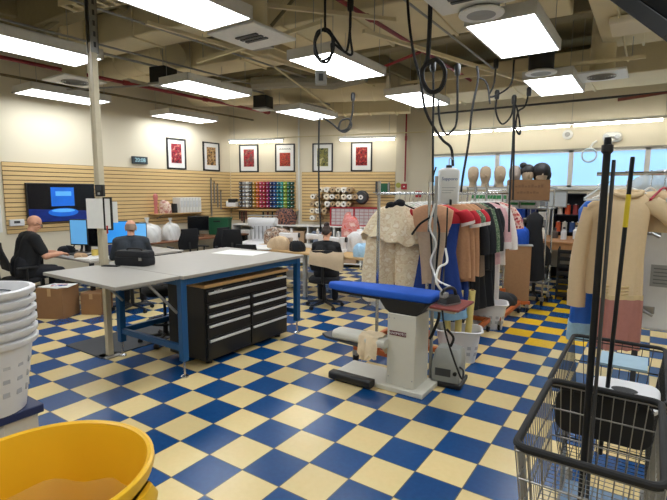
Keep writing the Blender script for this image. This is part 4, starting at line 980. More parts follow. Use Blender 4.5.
person('person with a dark bun seen from behind, sewing in a black sweater', (-4.05, 5.78, -.03), .5, FAB('black sweater', (26, 27, 30)), JEAN, .95, 'long', .10, .5, -.1, {}, bun_hair(DKH), sz=.90)
office_chair('black office chair with a cream cloth over its back at the sewing table', (-4.05, 5.75, 0), .5, arms=False, back_h=.46, seat_z=.42)
# cream cloth over the chair back
rings = []
for i in range(13):
    u = i/12; dd = (u-.42)
    rings.append([((j/12-.46)*.50*(1+.03*wob(i*.2, j*.1, 1)), -.272+(.07 if dd > 0 else -.03)*min(1, abs(dd)*6)*(1 if dd > 0 else 1)+.012*wob(j*.2, i*.15, 4), .955-abs(dd)*(.42 if dd < 0 else .28)*(1.1+.5*j/12)-.008*wob(j*.2, i*.1, 7)) for j in range(13)])
o = part('draped_cloth', sheet(rings[::-1], .006), FAB('beige drape', (206, 184, 154), var=.04), None, 80); o.location = (-4.05, 5.75, -.06); o.rotation_euler = (0, .05, .5); tag(o, 'beige cloth draped over the chair back behind the person with the bun', 'cloth')
# ------------------------------------------------------------------ left wall
def LW(y, z, off=0): return (XL+.026+off, y, z)         # on the slatwall face
t = thing('wall_television', 'large wall television showing a blue lit stage', 'television', (XL+.03, 4.27, 1.53), PI/2)
part('case', MB().box(-.585, .585, -.055, 0, -.34, .34), BLACK, t, bevel=.006)
part('screen', MB().box(-.57, .57, -.057, -.055, -.325, .325), mat('dark lit screen', (6, 8, 16), .2, var=0, emit=.15), t)
SB = mat('blue lit picture', (20, 96, 196), .3, var=.25, scale=5, emit=.35); SB2 = mat('deep blue lit picture', (10, 40, 120), .3, var=.5, scale=9, emit=.12); SB3 = mat('pale blue lit picture', (90, 170, 240), .3, var=.2, scale=6, emit=.3)
def E_(cx, cz, rx, rz, y, n=28): return [(cx+rx*math.cos(2*PI*k/n), y, cz+rz*math.sin(2*PI*k/n)) for k in range(n)]
mb = MB(); mb.add([(-.57, -.0572, -.325), (.57, -.0572, -.325), (.57, -.0572, -.16), (-.57, -.0572, -.1)], [(0, 1, 2, 3)]); part('stage_glow', mb, SB2, t, 0)
part('picture_backdrop', MB().box(-.2, .2, -.0578, -.0572, -.06, .27), SB, t, 0); part('picture_cloud', MB().box(-.12, .15, -.0582, -.0578, .12, .2), SB3, t, 0)
mb = MB(); mb.loft([E_(0, -.17, .26, .075, -.0578), E_(0, -.17, .26, .075, -.0574)]); part('picture_platform', mb, SB, t, 0)
mb = MB(); mb.loft([E_(0, -.14, .2, .03, -.0584), E_(0, -.14, .2, .03, -.058)]); part('picture_ring', mb, SB3, t, 0)
t = thing('digital_clock', 'small black digital wall clock with pale blue digits', 'clock', (XL+.002, 5.875, 2.365), PI/2)
part('clock_case', MB().box(-.175, .175, -.04, 0, -.075, .075), mat('dark clock case', (40, 52, 58), .4), t, bevel=.006)
lettering('lettering', '20:08', .11, mat('lit clock digit', (150, 190, 200), .4, var=0, emit=.4), t, (0, -.042, 0), (PI/2, 0, 0))
ART = lambda n, cols, sc_: patmat(n, cols, sc_)
def poster(label, loc, rz, art, w=.5, h=.67, cap=False):
    t = thing('framed_poster', label, 'picture', loc, rz, 'framed posters above the slatwall'); f = .03
    mb = MB(); mb.box(-w/2, -w/2+f, -.03, 0, -h/2, h/2).box(w/2-f, w/2, -.03, 0, -h/2, h/2).box(-w/2, w/2, -.03, 0, -h/2, -h/2+f).box(-w/2, w/2, -.03, 0, h/2-f, h/2); part('frame', mb, BLACK, t)
    part('mat_board', MB().box(-w/2+f, w/2-f, -.012, 0, -h/2+f, h/2-f), PAPER, t)
    part('art_print', MB().box(-.135, .135, -.016, -.012, -.2, .22 if not cap else .12), art, t)
    if cap:
        mb = MB()
        for k in range(11): mb.box(-.15+k*.028, -.13+k*.028, -.014, -.012, .2, .215+.008*(k % 2))
        part('caption_lettering', mb, DGREY, t)
R1 = ART('red art print', [(40, 22, 30), (170, 30, 46), (80, 22, 40), (214, 120, 104)], 14); R2 = ART('ochre art print', [(60, 52, 40), (150, 110, 60), (196, 160, 110), (90, 60, 50)], 14); R3 = ART('crimson art print', [(90, 24, 36), (176, 44, 50), (70, 60, 60), (160, 90, 80)], 12)
R4 = ART('orange red art print', [(120, 36, 30), (200, 80, 50), (90, 60, 50), (190, 50, 50)], 16); R5 = ART('olive art print', [(50, 56, 40), (140, 136, 70), (80, 84, 60), (190, 180, 120)], 7); R6 = ART('scarlet art print', [(30, 18, 22), (170, 34, 36), (60, 16, 24), (206, 90, 70)], 15)
poster('black framed poster with a bright red print, nearer of two on the left wall', (XL+.002, 6.79, 2.555), PI/2, R1)
poster('black framed poster with an ochre figure print near the room corner', (XL+.002, 7.785, 2.555), PI/2, R2)
poster('black framed poster with a dark crimson print, first beside the room corner', bw(.51, .002, 2.545), BA, R3)
poster('black framed poster with an orange red print below a caption line', bw(1.445, .002, 2.55), BA, R4, cap=True)
poster('black framed poster with an olive green print', bw(2.385, .002, 2.545), BA, R5)
poster('black framed poster with a scarlet print beside the pillar', bw(3.32, .002, 2.555), BA, R6)
t = thing('wall_notice', 'white and blue notice sheet on the wall left of the slatwall', 'notice', (XL+.002, 3.16, 1.28), PI/2)
part('paper', MB().box(-.14, .16, -.012, 0, -.22, .22), PAPER, t); part('blue_heading', MB().box(-.12, .14, -.014, -.012, .1, .2), mat('blue notice print', (60, 92, 150), .6), t)
mb = MB()
for k in range(4):
    for q in range(2): mb.box(-.11+q*.13, -.01+q*.13, -.014, -.012, .04-.06*k-.02, .075-.06*k-.02)
part('print', mb, mat('pale grey print', (176, 182, 190), .6), t)
t = thing('wall_thermostat', 'white thermostat box on the slatwall beside the notice', 'thermostat', LW(3.52, 1.21), PI/2)
part('case', MB().box(-.11, .11, -.05, 0, -.055, .055), PLW, t, bevel=.008); part('display', MB().box(-.05, .04, -.052, -.05, -.01, .03), DGREY, t)
t = thing('wall_shelf', 'thin wooden shelf on the slatwall carrying the white binders', 'shelf', LW(6.72, 1.25), PI/2)
part('board', MB().box(-.70, .70, -.30, 0, 0, .02), WOOD, t, bevel=.003)
for x in (-.5, .5): part('bracket', MB().prism([(0, 0), (0.012, 0), (.012, -.2), (0, -.02)], 0, .012).tube([(x, 0, -.1), (x, -.25, -.002)], .008, 6), STEEL, t)
for k in range(7):
    y = 6.70-.05+k*.083
    t = thing('ring_binder', ('white binder on the wall shelf, ' + ('first', 'second', 'third', 'fourth', 'fifth', 'sixth', 'last')[k] + ' from the black mug'), 'binder', LW(y, 1.27, .16), PI/2)
    part('cover', MB().box(-.039, .039, -.13, .13, 0, .33), WHITE, t, bevel=.006); part('spine_label', MB().box(-.025, .025, -.132, -.13, .12, .26), mat('pale label', (206, 208, 210), .7), t)
for nm, lb, c, y, prof, m in (('figurine', 'pink headed slim figure at the near end of the wall shelf', 'figurine', 6.10, [(.001, 0), (.04, 0), (.03, .16), (.045, .2), (.035, .27), (.05, .33), (.045, .39), (.001, .42)], mat('pink glaze', (206, 122, 118), .5)), ('mug', 'black mug on the wall shelf beside the white binders', 'mug', 6.56, [(.001, 0), (.06, 0), (.06, .2), (.05, .2), (.05, .02), (.001, .02)], BLACK)):
    t = thing(nm, lb, c, LW(y, 1.27, .15)); part('mug_body' if nm == 'mug' else 'figure_body', MB().lathe(prof, 18), m, t)
    if nm == 'mug': part('handle', MB().tube(spline([(0, -.055, .05), (0, -.1, .07), (0, -.1, .13), (0, -.055, .15)]), .008, 6), m, t)
bag('fabric_bundle', 'beige and pink fabric bundle on the wall shelf', 'fabric', patmat('beige pink print', [(206, 176, 150), (226, 206, 190), (180, 120, 110)], 14), LW(6.33, 1.27, .15), .24, .3, .26, .2, 8)
for k, (y, z0, z1) in enumerate(((7.72, 1.15, 2.03), (7.82, 1.45, 1.95), (7.92, 1.35, 1.9), (8.02, 1.3, 1.75))):
    t = thing('hanging_ruler', ('steel bar hanging on the slatwall by the corner, ' + ('first', 'second', 'third', 'fourth')[k] + ' from the binders'), 'tool', LW(y, z1, .02), PI/2)
    part('bar', MB().box(-.018, .018, -.01, 0, z0-z1, 0), STEEL, t); part('slat_hook', MB().tube([(0, .01, .02), (0, -.02, .02), (0, -.02, -.03)], .006, 6), BLACK, t)
# ------------------------------------------------------------------ desks on the left
def desk(label, x0, x1, y0, y1, h, m, legm=BLACK, name='desk'):
    t = thing(name, label, 'desk', ((x0+x1)/2, (y0+y1)/2, 0)); a, b = (x1-x0)/2, (y1-y0)/2
    part('desk_top', MB().box(-a, a, -b, b, h-.03, h), m, t, bevel=.004)
    for x in (-a+.05, a-.05):
        for y in (-b+.05, b-.05): part('leg', MB().box(x-.025, x+.025, y-.025, y+.025, 0, h-.03), legm, t)
    part('modesty_panel', MB().box(-a+.03, a-.03, b-.06, b-.045, .3, h-.03), legm, t)
    return t
desk('light topped desk shared by the two seated men', -8.25, -6.62, 3.56, 5.2, .74, mat('pale desk laminate', (168, 163, 155), .5))
desk('brown desk along the left wall under the binders', -8.7, -7.95, 5.3, 8.15, .74, BRWOOD)
def monitor(label, loc, rz, w, h, scr, z=0):
    t = thing('monitor', label, 'monitor', loc, rz)       # screen faces local -Y
    part('case', MB().box(-w/2, w/2, -.01, .03, .13, .13+h), BLACK, t, bevel=.006)
    part('screen', MB().box(-w/2+.015, w/2-.015, -.012, -.01, .15, .115+h), scr, t)
    part('stand', MB().tube([(0, .03, .02), (0, .05, .1), (0, .04, .2)], .02, 8), BLACK, t); part('stand_foot', MB().box(-.11, .11, -.06, .12, 0, .014), BLACK, t, bevel=.005)
    return t
BLS = mat('blue lit desktop', (96, 166, 222), .3, var=.12, scale=4, emit=.4); BLS2 = mat('bright blue lit desktop', (52, 146, 230), .3, var=.2, scale=5, emit=.35); OFF = mat('dark monitor glass', (14, 15, 18), .15)
monitor('pale blue monitor before the person in the black t-shirt', (-7.62, 3.95, .74), .38, .33, .42, BLS)
monitor('dark monitor standing beside the pale blue one', (-7.22, 4.02, .74), .45, .30, .36, OFF)
monitor('bright blue monitor before the person in the slate sweater', (-7.40, 4.40, .74), 1.1, .46, .38, BLS2)
monitor('second bright monitor behind the head of the person in slate', (-7.36, 4.80, .74), 1.1, .34, .33, BLS)
monitor('dark switched off monitor on the brown desk', (-8.32, 6.95, .74), .95, .46, .32, OFF)
t = thing('desk_lamp', 'black jointed desk lamp beside the pale blue monitor', 'lamp', (-7.95, 4.0, .74))
part('lamp_foot', MB().lathe([(.001, 0), (.08, 0), (.08, .02), (.001, .025)], 18), BLACK, t); part('jointed_arm', MB().tube([(0, 0, .02), (.05, .05, .22), (.0, .14, .42), (.1, .2, .40)], .012, 8), BLACK, t); part('lamp_shade', MB().lathe([(.02, .03), (.06, -.03), (.055, -.03), (.015, .025)], 14, .12, .21, .38), BLACK, t)
for k, (x, y, w, rz, lb) in enumerate(((-7.40, 3.80, .42, 0, 'black keyboard under the hands of the person in black'), (-6.88, 4.25, .40, 1.2, 'black keyboard before the bright blue monitor'))):
    t = thing('keyboard', lb, 'keyboard', (x, y, .74), rz); part('case', MB().box(-w/2, w/2, -.07, .07, 0, .02), BLACK, t, bevel=.004)
    mb = MB()
    for r in range(4):
        for c_ in range(12): mb.box(-w/2+.02+c_*(w-.04)/12, -w/2+.016+(c_+1)*(w-.04)/12-.004, -.055+r*.028, -.033+r*.028, .02, .026)
    part('key_pattern', mb, DGREY, t)
for (x, y, rz, lb) in ((-6.95, 3.72, .2, 'white papers on the desk edge nearest the pole'), (-6.78, 3.95, -.3, 'loose white sheet on the desk beside the hand rest'), (-7.05, 3.95, .5, 'white note page on the desk by the dark monitor')):
    o = part('paper_sheet', MB().box(-.15, .15, -.11, .11, 0, .008), PAPER, None, 0); o.location = (x, y, .741); o.rotation_euler = (0, 0, rz); tag(o, lb, 'paper')
for i, (x, y, r, h, m, lb) in enumerate(((-7.75, 4.15, .05, .14, BLACK, 'black desk cup with pens beside the lamp'), (-7.02, 4.32, .04, .11, mat('orange cup', (206, 112, 52), .5), 'orange cup behind the pole on the desk'), (-7.12, 3.92, .05, .10, mat('yellow pad', (222, 196, 98), .7), 'yellow note cube below the pale blue monitor'), (-6.95, 4.05, .055, .17, mat('navy bottle', (34, 48, 92), .4), 'navy bottle beside the orange cup'))):
    t = thing('desk_cup', lb, 'cup', (x, y, .74)); part('cup_body', MB().lathe([(.001, 0), (r, 0), (r*1.05, h), (r*.9, h), (r*.85, .01), (.001, .01)], 16), m, t)
    if i == 0:
        for a in (-.3, .2): part('pen', MB().tube([(0, 0, .02), (a*.12, .02, .22)], .005, 6), WHITE, t)
bag('mouse_bundle', 'black bundle of cables and headset on the desk before the lamp', 'headset', BFAB, (-7.8, 3.82, .74), .3, .22, .12, .3, 11)
bag('tissue_heap', 'crumpled beige napkin on the desk by the papers', 'napkin', FAB('beige napkin', (196, 164, 130)), (-7.12, 3.70, .74), .2, .14, .07, .4, 12)
PLB = mat('white plastic bag film', (214, 214, 212), .35, var=.06, scale=12)
bag('plastic_bag', 'larger full white plastic bag on the brown desk', 'bag', PLB, (-8.25, 5.62, .74), .5, .5, .36, .4, 13, amp=.2, knot=True)
bag('plastic_bag', 'smaller white plastic bag on the brown desk before the dark monitor', 'bag', PLB, (-8.25, 6.16, .74), .38, .4, .33, .8, 15, amp=.2, knot=True)
t = thing('green_bin', 'green bin standing on the brown desk below the hanging steel bars', 'bin', (-8.35, 7.6, .74), .5)
mb = MB(); mb.loft([[(x, y, z) for x, y in rrect(w, d, .03)] for z, w, d in ((0, .44, .3), (.36, .50, .34), (.36, .53, .37), (.39, .53, .37), (.39, .48, .32), (.02, .42, .28))]); part('bin_body', mb, mat('green plastic', (22, 88, 56), .5), t, 50); part('grip', MB().box(-.08, .08, -.20, -.185, .3, .33), BLACK, t)
GC = 'black office chairs along the left wall'
office_chair('black office chair at the brown desk below the dark monitor', (-7.43, 5.85, 0), 1.3, group=GC); office_chair('black office chair before the green bin', (-7.2, 6.4, 0), 1.6, group=GC); office_chair('black office chair beyond the green bin chair toward the white machine', (-6.68, 6.35, 0), .9, group=GC)
office_chair('low black office chair tucked at the far end of the work table', (-5.55, 5.72, 0), .5, back_h=.4, arms=False)
t = thing('paper_tower', 'black wire rack of papers at the left edge behind the basket stack', 'rack', (-8.45, 2.72, 0), .2)
for x in (-.2, .2):
    for y in (-.15, .15): part('post', MB().box(x-.01, x+.01, y-.01, y+.01, 0, .62), BLACK, t)
for z in (.1, .25, .4, .55): part('tray', MB().box(-.21, .21, -.16, .16, z, z+.02), BLACK, t)
# ------------------------------------------------------------------ back wall: bench, thread rack, fabric rolls
BW_M = Matrix.Translation(BO) @ Matrix.Rotation(BA, 4, 'Z')
def bloc(s, off, z=0): return bw(s, off, z)
t = thing('storage_bench', 'long white open shelving bench along the back wall', 'shelving', bloc(2.15, .27, 0), BA)
a = 1.9
part('bench_top', MB().box(-a, a, -.24, .24, .93, .96), WHITE, t, bevel=.003)
for z in (.08, .5): part('shelf', MB().box(-a, a, -.23, .24, z, z+.02), WHITE, t)
for k in range(7): x = -a+.015+k*(2*a-.03)/6; part('upright', MB().box(x-.015, x+.015, -.24, .24, 0, .93), WHITE, t)
cols = [((150, 152, 156), 'grey'), ((70, 120, 110), 'teal'), ((210, 208, 204), 'white'), ((94, 96, 104), 'slate'), ((180, 150, 120), 'tan'), ((120, 130, 150), 'blue grey')]
for k in range(6):
    x = -a+.02+(k+.5)*(2*a-.03)/6
    for z, r in ((.1, 'lower'), (.52, 'upper')):
        c_, cn = cols[(k+(z > .3)*2) % 6]; q = bloc(2.15+x, .27, z)
        t = thing('storage_bin', '%s bin on the %s shelf of the white bench, %s bay from the corner' % (cn, r, ('first', 'second', 'third', 'fourth', 'fifth', 'sixth')[k]), 'bin', q, BA)
        part('bin_body', MB().box(-.22, .22, -.2, .18, 0, .3, .02), mat(cn+' bin', c_, .6), t, bevel=.01); part('label', MB().box(-.06, .06, -.19, -.185, .12, .2), PAPER, t)
# thread cones: sixteen colour columns on pegs
TC = [('charcoal', (60, 60, 64)), ('silver grey', (150, 150, 152)), ('white', (206, 204, 200)), ('dark grey', (92, 90, 86)), ('ochre', (190, 150, 62)), ('orange', (206, 110, 52)), ('rose', (190, 70, 100)), ('crimson', (170, 34, 56)), ('magenta', (150, 40, 96)), ('navy', (32, 48, 104)), ('royal blue', (30, 84, 150)), ('teal', (24, 120, 136)), ('turquoise', (46, 150, 150)), ('lime', (160, 186, 70)), ('emerald', (24, 110, 84)), ('dark green', (28, 70, 58))]
t = thing('thread_rack', 'pegged board on the slatwall holding the thread cones', 'rack', bloc(1.0, .045, 1.34), BA)
part('backboard', MB().box(-.72, .72, -.01, .01, 0, .68), WOOD, t)
part('ledge', MB().box(-.8, .8, -.2, .0, -.06, -.03), WOOD, t, bevel=.003)
proto = None
for ci, (cn, c_) in enumerate(TC):
    first = None
    for r in range(7):
        s = .335+ci*.0887; z = 1.385+r*.092
        lb = '%s thread cone, one of seven in its column on the thread rack' % cn
        if first is None:
            first = thing('thread_cone', lb, 'thread', bloc(s, .08, z), BA, '%s thread cones' % cn)
            part('wound_thread', MB().at(0, 0, 0, PI/2).lathe([(.012, .0), (.042, .0), (.040, .09), (.030, .105), (.012, .105)], 14), mat(cn+' thread', c_, .7, var=.15, scale=60), first)
            part('cone_core', MB().at(0, 0, 0, PI/2).lathe([(.001, -.01), (.014, -.01), (.012, .115), (.005, .12), (.001, .12)], 10), PAPER, first)
        else: dup(first, lb, bloc(s, .08, z))
# fabric rolls on pegs, ends toward the room
rows = [(1.86, (2.55, 2.72, 2.9, 3.06, 3.22, 3.38)), (1.70, (2.32, 2.48, 2.72, 2.88, 3.04, 3.22, 3.38, 3.54)), (1.53, (2.3, 2.46, 2.74, 2.9, 3.06, 3.22, 3.36)), (1.37, (2.3, 2.46, 2.66)), (1.2, (2.3, 2.48))]
RM = [mat('cream roll', (222, 208, 182), .7), mat('white roll', (232, 228, 220), .7), mat('tan roll', (176, 150, 116), .7)]
for ri, (z, ss) in enumerate(rows):
    for k, s in enumerate(ss):
        s = 2.22+(s-2.3)*.82; z_ = z-.07
        rr = .058+.010*((k*7+ri*3) % 3)/2
        t = thing('fabric_roll', '%s roll end in the %s row of fabric rolls, %s from the conduit side' % (('cream', 'white', 'tan')[(k+ri) % 3], ('top', 'second', 'third', 'fourth', 'lowest')[ri], ('first', 'second', 'third', 'fourth', 'fifth', 'sixth', 'seventh', 'eighth')[k]), 'fabric roll', bloc(s, .03, z_), BA)
        part('roll', MB().at(0, 0, 0, PI/2).lathe([(.02, 0), (rr, 0), (rr, .34), (rr*.75, .345), (.018, .34), (.018, .2)], 18), RM[(k+ri) % 3], t)
        part('core_tube', MB().at(0, 0, 0, PI/2).lathe([(.019, .1), (.019, .35), (.013, .35), (.013, .12), (.001, .12)], 12), mat('dark core', (72, 58, 46), .8), t)
t = thing('cable_drum', 'dark drum hanging beside the rolls above the red storage', 'drum', bloc(3.36, .08, 1.62), BA); part('drum_body', MB().at(0, 0, 0, PI/2).lathe([(.001, 0), (.16, 0), (.16, .03), (.13, .04), (.13, .2), (.001, .2)], 22), DGREY, t); part('white_flange', MB().at(0, 0, 0, PI/2).lathe([(.02, .2), (.055, .2), (.055, .215), (.02, .215)], 22), PAPER, t)
t = thing('green_folder_stack', 'green and grey folders standing on a small shelf by the pillar', 'folders', bloc(3.84, .15, 1.74), BA); part('green_folder', MB().box(-.09, .12, -.1, .1, 0, .2), mat('green card', (24, 92, 62), .6), t); part('grey_folder', MB().box(-.15, -.10, -.1, .1, 0, .24), DGREY, t); part('grey_folder', MB().box(.13, .16, -.1, .1, 0, .22), GREYP, t); part('shelf', MB().box(-.2, .2, -.12, .12, -.02, 0), STEEL, t)
RDP = mat('red steel frame', (178, 34, 48), .5)
t = thing('red_storage_cabinet', 'red framed cabinet of small clear drawers on the white bench', 'cabinet', bloc(3.22, .24, .96), BA)
part('cabinet_body', MB().box(-.56, .56, -.13, .14, 0, .42), mat('dull pink cabinet back', (176, 120, 124), .6), t)
for x in (-.56, -.01, .54): part('red_post', MB().box(x, x+.03, -.16, .14, 0, .43), RDP, t)
for z in (0, .41): part('red_rail', MB().box(-.56, .57, -.155, .14, z, z+.02), RDP, t)
for c_ in range(10):
    for r in range(5):
        x = -.52+.105*c_+(.03 if c_ > 4 else 0); z = .03+.075*r
        d = part('clear_drawer', MB().box(x, x+.088, -.15, -.13, z, z+.06), mat('clear drawer front', (200, 188, 190), .3, var=.1, scale=30), t)
# hanging tools under the thread ledge
for k in range(9):
    s = .28+k*.055 if k < 4 else .9+.12*(k-4); L = .22+.05*(k % 3)
    t = thing('hanging_tool', '%s tool hanging under the thread rack ledge, %s from the corner' % ('black', ('first', 'second', 'third', 'fourth', 'fifth', 'sixth', 'seventh', 'eighth', 'ninth')[k]), 'tool', bloc(s, .1, 1.27), BA)
    part('blade', MB().box(-.02, .02, -.008, .008, -L, -.02), (BLACK, mat('dark red grip', (96, 36, 42), .6))[k % 2], t, bevel=.004); part('peg', MB().tube([(0, .06, 0), (0, -.02, 0), (0, -.02, -.03)], .005, 6), STEEL, t)
t = thing('label_printer', 'white and black gadget on a small shelf in the room corner', 'printer', bloc(.12, .2, 1.36), BA); part('case', MB().box(-.12, .14, -.1, .1, 0, .14), PLW, t, bevel=.02); part('black_hood', MB().box(-.06, .14, -.11, .05, .1, .2), BLACK, t, bevel=.02); part('shelf', MB().box(-.2, .2, -.15, .17, -.02, 0), WOOD, t)
bag('dark_ribbons', 'dark heap of ribbons and cords on the bench below the thread cones', 'ribbons', patmat('mixed dark ribbons', [(30, 28, 34), (70, 60, 70), (170, 110, 80), (40, 50, 60)], 20), bloc(1.55, .25, .96), .6, .36, .36, BA, 17, amp=.25)
# ------------------------------------------------------------------ embroidery machine and sewing tables
t = thing('embroidery_machine', 'large white embroidery machine on a stand near the corner', 'machine', (-6.75, 7.3, 0), .45); t.scale = (.85, .85, .82)
part('stand', MB().box(-.45, .45, -.3, .3, .05, .72), mat('pale grey stand', (186, 188, 190), .5), t, bevel=.02); part('machine_bed', MB().box(-.48, .48, -.42, .3, .72, .86), PLW, t, bevel=.03)
part('head_arm', MB().loft([[(x, .1+yy, z) for x, yy in rrect(w, d, .05)] for z, w, d in ((.86, .5, .3), (1.2, .46, .28), (1.28, .7, .34), (1.42, .72, .34), (1.46, .66, .28))]), PLW, t, 50)
for k in range(6): part('needle_bar', MB().tube([(-.25+.1*k, -.09, .93), (-.25+.1*k, -.09, 1.26)], .014, 8), STEEL, t)
part('thread_stand', MB().box(-.36, .36, 0, .2, 1.5, 1.52).tube([(0, .1, 1.44), (0, .1, 1.52)], .02, 8), GREYP, t); part('control_panel', MB().box(.3, .46, -.2, -.16, 1.0, 1.2), BLACK, t, bevel=.01)
part('garment_hoop', MB().box(-.2, .5, -.75, -.4, .83, .85), PLW, t)
t = thing('sewing_table', 'long wooden sewing table behind the work table', 'table', (-5.0, 6.5, 0), .0)
part('table_top', MB().box(-1.15, 2.15, -.45, .42, .72, .75), WOOD, t, bevel=.004)
for x in (-1.05, .3, 2.05):
    for y in (-.38, .36): part('leg', MB().box(x-.03, x+.03, y-.03, y+.03, 0, .72), GREYP, t)
part('under_shelf', MB().box(-1.05, .2, -.3, .36, .25, .27), GREYP, t)
def sewing_machine(label, x, y, z, rz, m=PLW):
    t = thing('sewing_machine', label, 'sewing machine', (x, y, z), rz); t.scale = (.85, .85, .8)
    part('machine_bed', MB().box(-.22, .22, -.09, .09, 0, .06), m, t, bevel=.012); part('pillar', MB().loft([[(.14+xx, yy, zz) for xx, yy in rrect(w, d, .02)] for zz, w, d in ((.06, .12, .12), (.2, .11, .12), (.31, .12, .12))]), m, t, 50)
    part('upper_arm', MB().loft([[(x_, yy, .25+zz) for yy, zz in rrect(d, h, .03)] for x_, d, h in ((-.21, .10, .12), (-.19, .12, .14), (.1, .11, .1), (.19, .12, .13))]), m, t, 50)
    part('needle_head', MB().tube([(-.15, 0, .2), (-.15, 0, .10)], .025, 10).tube([(-.15, 0, .1), (-.15, 0, .06)], .004, 6), STEEL, t); part('hand_wheel', MB().tube([(.20, 0, .26), (.235, 0, .26)], .055, 16), BLACK, t)
    part('thread_cone', MB().lathe([(.001, .32), (.035, .32), (.02, .42), (.001, .43)], 12, .05, 0), mat('white thread', (214, 212, 206), .7), t)
sewing_machine('white sewing machine behind the beige cloth heap', -5.45, 6.62, .75, .5); sewing_machine('white sewing machine straight before the person with the bun', -4.35, 6.5, .75, .3); sewing_machine('white sewing machine at the near end, beside the brocade costume', -3.2, 6.3, .75, -.2); sewing_machine('white serger between the heap and the black cap', -4.95, 6.75, .75, .2)
bag('cloth_heap', 'beige cloth heap on the wooden sewing table', 'cloth', FAB('beige heap cloth', (206, 180, 146)), (-5.35, 6.22, .75), .40, .3, .22, .3, 21)
bag('baseball_hat', 'black and grey cap lying beside the beige cloth heap', 'cap', BFAB, (-4.93, 6.2, .75), .3, .24, .17, .3, 22)
bag('pink_bundle', 'pink and orange cloth bundle standing on a form behind the bun', 'cloth', patmat('pink orange print', [(214, 92, 70), (216, 150, 150), (206, 120, 110), (226, 190, 180)], 8), (-4.55, 7.3, .75), .40, .32, .56, .3, 23, amp=.22)
bag('blue_cloth', 'pale blue cloth on the sewing table right of the person with the bun', 'cloth', FAB('pale blue cloth', (160, 196, 222)), (-3.70, 6.25, .75), .26, .2, .2, .3, 24)
bag('white_tulle', 'white tulle heap at the sewing table before the red cabinet', 'cloth', FAB('white tulle', (214, 212, 212)), (-4.1, 6.78, .75), .4, .3, .34, .5, 25)
bag('brown_trims', 'brown trims heap on the sewing table before the thread rack', 'trims', patmat('brown trims print', [(120, 84, 66), (196, 176, 156), (90, 70, 60), (206, 196, 186)], 16), (-5.9, 6.78, .75), .5, .3, .3, .3, 26, amp=.25)
bag('tan_scraps', 'tan scraps beside the near sewing machine', 'cloth', FAB('tan scraps cloth', (206, 170, 126)), (-2.95, 6.25, .75), .3, .26, .15, .3, 27)
for k, (x, y, w, m, lb) in enumerate(((-5.6, 6.1, .36, PAPER, 'white folded sheets on the sewing table edge'), (-5.85, 6.32, .46, PLW, 'white cutting board at the corner end of the sewing table'))):
    o = part('folded_sheet', MB().box(-w/2, w/2, -.14, .14, 0, .02), m, None, 0); o.location = (x, y-.02, .75); o.rotation_euler = (0, 0, .25); tag(o, lb, 'sheet')
bag('under_table_bag', 'white sack under the sewing table near the brocade costume', 'sack', PLB, (-3.3, 6.35, 0), .5, .4, .5, .2, 29)
# pillar boxes
ALRM = mat('red alarm box', (160, 26, 38), .45)
for s, off, z, m, w, lb in ((4.33, .17, 1.87, ALRM, .13, 'red alarm box at the foot of the riser pipe'), (4.66, .17, 1.70, ALRM, .14, 'red pull station lower on the pillar'), (4.2, .13, 1.90, mat('olive green sticker', (160, 160, 72), .6), .09, 'yellow green round sticker on the pillar')):
    t = thing('alarm_box' if m is ALRM else 'wall_sticker', lb, 'alarm' if m is ALRM else 'sticker', bloc(s, off-.045 if m is ALRM else off-.005, z), BA)
    part('box_body' if m is ALRM else 'sticker_face', MB().box(-w/2, w/2, -.04 if m is ALRM else -.004, 0, -w/2, w/2) if m is ALRM else MB().at(0, 0, 0, PI/2).lathe([(.001, 0), (.06, 0), (.06, .006), (.001, .006)], 20), m, t, bevel=.004 if m is ALRM else 0)
    if m is ALRM: part('white_switch', MB().box(-.02, .02, -.045, -.04, -.012, .012), PAPER, t)
# ------------------------------------------------------------------ counter and shelves below the windows
desk('wooden topped sewing counter in front of the windows', -2.7, -.75, 8.75, 10.1, .92, mat('oak counter', (176, 124, 76), .5, var=.08), GREYP, 'work_counter')
o = part('counter_front', MB().box(-2.68, -.77, 8.77, 8.79, .78, .89), mat('oak counter', (176, 124, 76)), None)
tag(o, 'wooden front board of the sewing counter under its top', 'board')
t = thing('letter_trays', 'stack of black trays under the counter beside the dark chair', 'trays', (-1.02, 8.5, 0), .1)
for x in (-.2, .2):
    for y in (-.15, .15): part('post', MB().box(x-.012, x+.012, y-.012, y+.012, 0, .86), BLACK, t)
for k in range(7): part('tray', MB().box(-.21, .21, -.17, .16, .06+.12*k, .085+.12*k).box(-.21, .21, -.17, -.155, .06+.12*k, .12+.12*k), BLACK, t)
office_chair('dark office chair at the sewing counter under the windows', (-1.55, 8.3, 0), -.2, .46, .4, arms=False)
bag('black_jacket', 'black jacket thrown over the chair at the sewing counter', 'jacket', BFAB, (-1.50, 8.08, .60), .46, .3, .34, .1, 31)
t = thing('wall_shelving', 'white shelving unit with folded things below the windows', 'shelving', (-2.35, 10.62, 0), 0)
for x in (-.72, -.1, .62): part('upright', MB().box(x-.012, x+.012, -.2, .2, 0, 1.72), WHITE, t)
for z in (.3, .95, 1.2, 1.45, 1.70): part('shelf', MB().box(-.73, .63, -.2, .2, z, z+.02), WHITE, t)
IT = [('navy folded cloth', (34, 48, 92)), ('black folded cloth', (30, 30, 34)), ('white carton', (214, 212, 206)), ('tan carton', (160, 126, 92)), ('royal blue cloth pile', (26, 70, 160)), ('grey carton', (130, 132, 134))]
